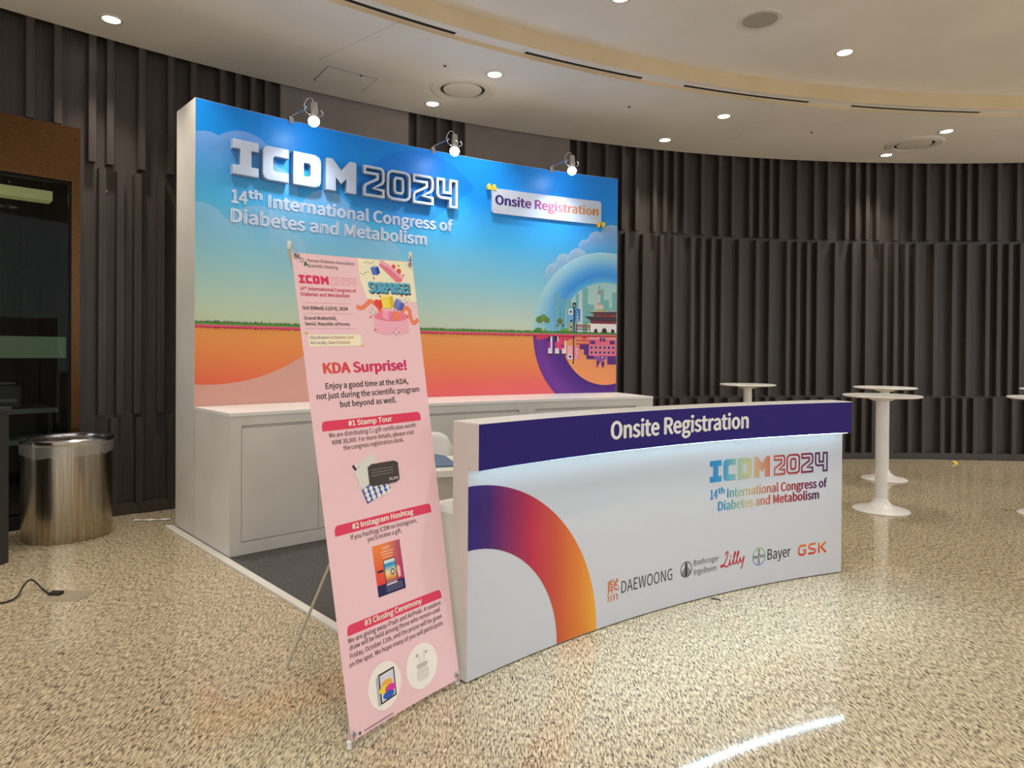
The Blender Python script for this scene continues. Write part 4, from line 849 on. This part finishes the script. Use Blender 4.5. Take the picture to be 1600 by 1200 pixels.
# prizes
for cx_, cy_, rr in ((0.183, 0.121, 0.083), (0.380, 0.122, 0.085)): p.disc(cx_, cy_, rr, rgb(250, 240, 228), w1, 40)
p.poly([(0.142, 0.062), (0.156, 0.060), (0.156, 0.168), (0.142, 0.158)], rgb(190, 188, 192), w2); p.poly([(0.155, 0.062), (0.236, 0.068), (0.236, 0.172), (0.155, 0.168)], rgb(40, 38, 42), w2); p.poly([(0.161, 0.068), (0.230, 0.074), (0.230, 0.166), (0.161, 0.162)], rgb(224, 222, 226), w3)
for cx_, cy_, c in ((0.194, 0.126, (246, 176, 70)), (0.180, 0.108, (250, 220, 40)), (0.208, 0.104, (226, 60, 160)), (0.196, 0.084, (50, 90, 190))): p.disc(cx_, cy_, 0.028, rgb(*c), w4, 20, ry=0.014); w4 += 0.0001
gr = rgb(226, 220, 212); gd = rgb(198, 193, 188)
p.cols(0.348, 0.414, 8, lambda u: rounded(0.348, 0.068, 0.414, 0.116, 0.014)[0](u), lambda u: rounded(0.348, 0.068, 0.414, 0.116, 0.014)[1](u), gr, w2); p.stroke([(0.348, 0.101), (0.414, 0.101)], 0.0014, gd, w3)
p.cols(0.350, 0.412, 8, lambda u: rounded(0.350, 0.116, 0.412, 0.134, 0.008)[0](u), lambda u: rounded(0.350, 0.116, 0.412, 0.134, 0.008)[1](u), gd, w2)
for x, sg in ((0.362, 1), (0.402, -1)):
    p.stroke([(x + sg * 0.006, 0.166), (x + sg * 0.010, 0.138)], 0.0065, rgb(222, 217, 210), w2); p.disc(x, 0.167, 0.010, rgb(228, 223, 216), w3, 14, ry=0.0085, rot=0.5 * sg); p.disc(x - sg * 0.006, 0.168, 0.0035, rgb(120, 116, 114), w4, 10)
p.build('printed_prize_picture', M_printm, sheet)
p = Print(xmap); pr1 = rgb(232, 62, 96)
for v0, v1 in ((1.093, 1.131), (0.701, 0.739), (0.345, 0.381)):
    hi_ = lambda u, v0=v0, v1=v1: v1 - (0.018 - math.sqrt(max(0, 0.018 ** 2 - max(0, 0.040 + 0.018 - u, u - 0.526 + 0.018) ** 2)))
    p = Print(xmap); p.cols(0.040, 0.058, 5, lambda u: v0, hi_, pr1, w1); p.cols(0.058, 0.508, 6, lambda u: v0, hi_, pr1, w1); p.cols(0.508, 0.526, 5, lambda u: v0, hi_, pr1, w1); p.build('printed_heading_bar', M_printm, sheet)
p = Print(xmap); crm = rgb(250, 244, 226); mag = rgb(226, 56, 96); tx = rgb(66, 34, 44)
for st, a, v, b in (('#1 Stamp Tour', 0.163, 1.104, 0.376), ('#2 Instagram Hashtag', 0.123, 0.712, 0.430), ('#3 Closing Ceremony', 0.122, 0.356, 0.414)):
    p = Print(xmap); p.text(st, a, v, b, 0.020, crm, w3, 0.02); p.build('printed_heading', M_printm, sheet)
p = Print(xmap); p.text('Korean Diabetes Association', 0.066, 1.766, 0.278, 0.0125, ink, w2, 0.0); p.text('Scientific Meeting', 0.065, 1.744, 0.198, 0.0125, ink, w2, 0.0)
for (x, y), chh, c in (((0.020, 1.776), 'K', rgb(30, 90, 60)), ((0.034, 1.762), 'D', rgb(200, 196, 196)), ((0.048, 1.747), 'A', rgb(24, 100, 50))): p.text(chh, x, y, x + 0.016, 0.019, c, w2, 0.02)
for k, (chh, a, b) in enumerate(TITLE):
    f = 0.257 / 2.04; u0 = 0.018 + (a - 0.255) * f
    for shp in glyph_loops(chh, (b - a) * f, 0.034, 0.0016 if k > 3 else None): p.poly([(u0 + x, 1.676 + y) for x, y in shp[0]], mag if k < 4 else rgb(240, 160, 172), w2, [[(u0 + x, 1.676 + y) for x, y in l] for l in shp[1:]])
p.text('14', 0.019, 1.648, 0.034, 0.014, mag, w2, 0.01); p.text('th', 0.0355, 1.655, 0.047, 0.008, mag, w2, 0.01); p.text('International Congress of', 0.054, 1.648, 0.270, 0.014, mag, w2, 0.01); p.text('Diabetes and Metabolism', 0.019, 1.625, 0.236, 0.014, mag, w2, 0.01)
for v in (1.598, 1.555, 1.495): p.stroke([(0.02, v), (0.242, v)], 0.0012, rgb(206, 160, 164), w2)
p.text('Oct 9(Wed)-11(Fri), 2024', 0.019, 1.570, 0.219, 0.0135, ink, w2, 0.012); p.text('Grand Walkerhill,', 0.020, 1.530, 0.162, 0.0125, ink, w2, 0.008); p.text('Seoul, Republic of Korea', 0.021, 1.507, 0.218, 0.0125, ink, w2, 0.008)
p.build('printed_event_details', M_printm, sheet); p = Print(xmap); p.rect(0.028, 1.423, 0.265, 1.470, rgb(250, 240, 206), w1, 10)
vg = ramp([(0.03, rgb(86, 50, 140)), (0.12, rgb(200, 90, 130)), (0.24, rgb(226, 170, 90))]); vf = lambda u, v: vg(u)
p.text('Glocalization in Diabetes Care:', 0.035, 1.453, 0.233, 0.0115, vf, w2, 0.006); p.text('Act Locally, Solve It Globally', 0.034, 1.432, 0.212, 0.0115, vf, w2, 0.006)
p.text('"', 0.016, 1.464, 0.026, 0.015, rgb(240, 196, 80), w2, 0.03); p.text('"', 0.262, 1.410, 0.272, 0.015, rgb(240, 196, 80), w2, 0.03)
p.build('printed_motto', M_printm, sheet); p = Print(xmap); kg = ramp([(0.08, rgb(232, 84, 66)), (0.26, rgb(226, 50, 90)), (0.48, rgb(214, 40, 110))])
p.text('KDA Surprise!', 0.078, 1.316, 0.478, 0.040, lambda u, v: kg(u), w2, 0.024); p.build('printed_heading', M_printm, sheet); p = Print(xmap)
for st, a, v, b in (('Enjoy a good time at the KDA,', .078, 1.255, .480), ('not just during the scientific program', .033, 1.217, .534), ('but beyond as well.', .135, 1.180, .409)): p.text(st, a, v, b, 0.0225, ink, w2, 0.008)
p.build('printed_greeting', M_printm, sheet); p = Print(xmap)
for st, a, v, b in (('We are distributing CJ gift certificates worth', .067, 1.067, .495), ('KRW 30,000. For more details, please visit', .079, 1.039, .483), ('the congress registration desk.', .127, 1.013, .426), ('If you hashtag ICDM on Instagram,', .110, .675, .444), ("you'll receive a gift.", .186, .651, .359), ('We are giving away iPads and AirPods. A random', .038, .320, .516), ('draw will be held among those who remain until', .041, .295, .510), ('Friday, October 11th, and the prizes will be given', .039, .267, .514), ('on the spot. We hope many of you will participate.', .031, .239, .520)): p.text(st, a, v, b, 0.0170, tx, w2, 0.002)
p.disc(0.042, 0.012, 0.006, rgb(30, 110, 60), w2, 12); p.rect(0.062, 0.009, 0.21, 0.013, rgb(150, 120, 130), w2)
p.build('printed_lettering', M_printm, sheet)
# stand
hub = (TLc + TRc + BLc + BRc) / 4; un = (BRc - BLc).cross(TLc - BLc).normalized(); hubp = hub - un * 0.09
MB().lathe([(0.03, -0.02), (0.035, 0.0), (0.03, 0.02)], 16, Matrix.Translation(ix @ hubp) @ Vector((0, 0, 1)).rotation_difference(un).to_matrix().to_4x4()).build('hub', M_rubber, xb)
hp = ix @ hubp
for k, c in enumerate((TLc, TRc, BLc, BRc)):
    e = ix @ c; tip = e - un * 0.012; top_ = k < 2
    d_ = (e - hp).normalized(); end = tip + (Vector((0, 0, 0.035)) if top_ else Vector((0, 0, 0)))
    if not top_: end = Vector((tip.x, tip.y, 0.004))
    mid_ = (hp + tip) / 2 - un * 0.03
    MB().tube([hp, mid_, tip, end], 0.006).build('pole', M_pole, xb, smooth=True)
    cap = ix @ c
    a_, b_2 = ((0.018, 1.786), (0.560, 1.784), (0.014, 0.022), (0.560, 0.024))[k]
    g = xmap(a_, b_2, 0.002); rot_ = Vector((0, 0, 1)).rotation_difference(un).to_matrix().to_4x4()
    MB().lathe([(0.0045, 0.0), (0.0045, 0.003), (0.009, 0.003), (0.0105, 0.0)], 16, Matrix.Translation(g) @ rot_, cap0=False, cap1=False).build('grommet', M_chrome, xb)
    MB().tube([g + un * 0.001, g + un * 0.012, end], 0.0035).build('hook', M_chrome, xb)
    MB().lathe([(0.004, 0.012), (0.0085, 0.008), (0.0085, -0.016), (0.006, -0.02)] if top_ else [(0.004, 0.03), (0.009, 0.026), (0.009, 0.0), (0.006, -0.003)], 12, Matrix.Translation(end)).build('end_cap', M_plast, xb, smooth=True)
foot = ix @ Vector((-0.985, 2.955, 0.007))
MB().tube([hp, (hp + foot) / 2 - un * 0.0, foot], 0.0065).build('rear_leg', M_pole, xb)

# ------------------------------------------------------------------ high tables
def bistro(x, y, label):
    o = empty('bistro_table', (x, y, 0)); tag(o, label, 'table', 'white high tables')
    child(o, 'table_top', BT[0], o); child(o, 'pole', BT[1], o); child(o, 'base', BT[2], o)
HT = 1.041
BT = [MB().lathe([(0.05, HT - 0.055), (0.085, HT - 0.048), (0.12, HT - 0.026), (0.30, HT - 0.02), (0.318, HT - 0.014), (0.322, HT - 0.006), (0.316, HT), (0.0005, HT)], 56, cap1=False).mesh('table_top', M_plast, smooth=True),
      MB().lathe([(0.049, 0.03), (0.049, HT - 0.055)], 28, cap0=False, cap1=False).mesh('pole', M_plast, smooth=True),
      MB().lathe([(0.232, 0.0), (0.236, 0.006), (0.225, 0.014), (0.16, 0.028), (0.10, 0.05), (0.07, 0.078), (0.056, 0.10), (0.0495, 0.112)], 48, cap1=False).mesh('base', M_plast, smooth=True)]
bistro(3.339, 6.037, 'white round high table nearest the right end of the desk, fully visible'); bistro(4.204, 7.543, 'white round high table right behind the fully visible one'); bistro(2.83, 8.03, 'white round high table with only its top showing above the desk')
bistro(4.735, 5.87, 'white round high table cut by the right picture edge, nearer one'); bistro(5.98, 7.36, 'white round high table cut by the right picture edge, farther one')

# ------------------------------------------------------------------ waste bin
bn = empty('waste_bin', (-3.345, 5.045, 0)); tag(bn, 'brushed steel round waste bin with clear liner by the window', 'bin')
MB().lathe([(0.288, 0.0), (0.29, 0.006), (0.29, 0.70), (0.278, 0.70), (0.278, 0.1)], 64, cap1=True).build('body', M_steel, bn, smooth=True)
MB().lathe([(0.292, 0.70), (0.300, 0.712), (0.302, 0.735), (0.292, 0.746), (0.262, 0.744), (0.25, 0.735), (0.246, 0.71)], 64, cap0=False, cap1=False).build('rim', M_chrome, bn, smooth=True)
MB().lathe([(0.0005, 0.700), (0.10, 0.702), (0.20, 0.712), (0.247, 0.722)], 48, cap0=False, cap1=False).build('swing_lid', M_steel, bn, smooth=True)
q = MB(); vs = []; fs = []; rnd = random.Random(5); n = 60
jag = [rnd.uniform(-0.012, 0.012) for _ in range(n)]
for k in range(n):
    a = 2 * math.pi * k / n; rr = 0.2945 + 0.006 * rnd.random()
    for r_, z_ in ((0.303, 0.716), (rr + 0.002, 0.675), (rr, 0.625 + jag[k])): vs.append((r_ * math.cos(a), r_ * math.sin(a), z_))
for k in range(n):
    k2 = (k + 1) % n
    for j in range(2): fs.append((3 * k + j, 3 * k2 + j, 3 * k2 + j + 1, 3 * k + j + 1))
q.add(vs, fs).build('liner', M_film, bn, smooth=True)

# ------------------------------------------------------------------ small things on the floor
kp = empty('dark_plinth', (-3.605, 4.18, 0), math.radians(-3)); tag(kp, 'dark grey cabinet cut by the left edge of the picture', 'cabinet')
MB().box(-0.28, 0.30, -0.19, 0.22, 0.0, 0.985).build('body', M_dark, kp)
MB().box(-0.30, 0.312, -0.205, 0.235, 0.986, 1.02).build('top', M_dark, kp, bevel=0.003)
MB().box(-0.25, 0.27, -0.194, -0.19, 0.06, 0.93).build('door', M_dark, kp)
fp = empty('floor_outlet', (-2.512, 3.79, 0), math.radians(-2)); tag(fp, 'square metal outlet cover set in the granite floor', 'outlet')
MB().box(-0.112, 0.112, -0.082, 0.082, 0.0, 0.004).build('cover', M_platem, fp, bevel=0.001)
MB().box(-0.09, 0.09, -0.06, 0.06, 0.004, 0.0052).build('lid', M_platem, fp)
MB().box(-0.105, -0.04, -0.012, 0.03, 0.004, 0.022).build('plug', M_rubber, fp, bevel=0.004)
pts = smooth([(-3.08, 3.70, 0.006), (-2.90, 3.668, 0.006), (-2.79, 3.668, 0.006), (-2.765, 3.74, 0.012), (-2.80, 3.84, 0.035), (-2.795, 3.90, 0.055), (-2.74, 3.885, 0.045), (-2.68, 3.85, 0.022), (-2.63, 3.81, 0.012), (-2.60, 3.798, 0.013)] and [(-3.08, 3.70), (-2.90, 3.668), (-2.79, 3.668), (-2.765, 3.74), (-2.80, 3.84), (-2.795, 3.90), (-2.74, 3.885), (-2.68, 3.85), (-2.63, 3.81), (-2.60, 3.798)], 4)
cbm = MB(); npt = len(pts)
cbm.tube([(x, y, 0.0055 + 0.05 * math.exp(-((i / npt - 0.52) / 0.13) ** 2)) for i, (x, y) in enumerate(pts)], 0.005)
tag(cbm.build('power_cable', M_rubber, smooth=True), 'thin black cable running from the floor outlet to the left edge', 'cable')
tp = MB(); tpts = [(-3.08, 5.462), (-3.02, 5.47), (-2.96, 5.478), (-2.90, 5.48), (-2.85, 5.50), (-2.80, 5.505)]
tp.add([(x, y - 0.012, 0.004 + 0.004 * (i % 2)) for i, (x, y) in enumerate(tpts)] + [(x, y + 0.014, 0.006 + 0.006 * ((i + 1) % 2)) for i, (x, y) in enumerate(tpts)], [(i, i + 1, 7 + i, 6 + i) for i in range(5)])
o = tp.build('plastic_strip', M_plast); tag(o, 'crumpled white plastic strip on the floor beside the backdrop', 'plastic strip'); sd = o.modifiers.new('thick', 'SOLIDIFY'); sd.thickness = 0.0015
tp = MB(); tp.add([(0, 0, .001), (.05, 0, .001), (.055, .03, .004), (.045, .06, .03), (.0, .055, .034), (.012, .03, .006)], [(0, 1, 2, 5), (5, 2, 3, 4)]); o = tp.build('yellow_tape', M_tape, loc=(5.72, 8.62, 0.001)); tag(o, 'small piece of yellow tape at the foot of the slat wall', 'tape'); sd = o.modifiers.new('thick', 'SOLIDIFY'); sd.thickness = 0.001
tg = MB().tube(smooth([(1.145, 3.812), (1.165, 3.806), (1.185, 3.795), (1.19, 3.782)], 3) and [(1.145, 3.812, .004), (1.165, 3.806, .006), (1.185, 3.795, .005), (1.19, 3.782, .004)], 0.0035)
tag(tg.build('cable_tie_scrap', M_rubber), 'tiny black scrap on the floor in front of the desk', 'scrap')
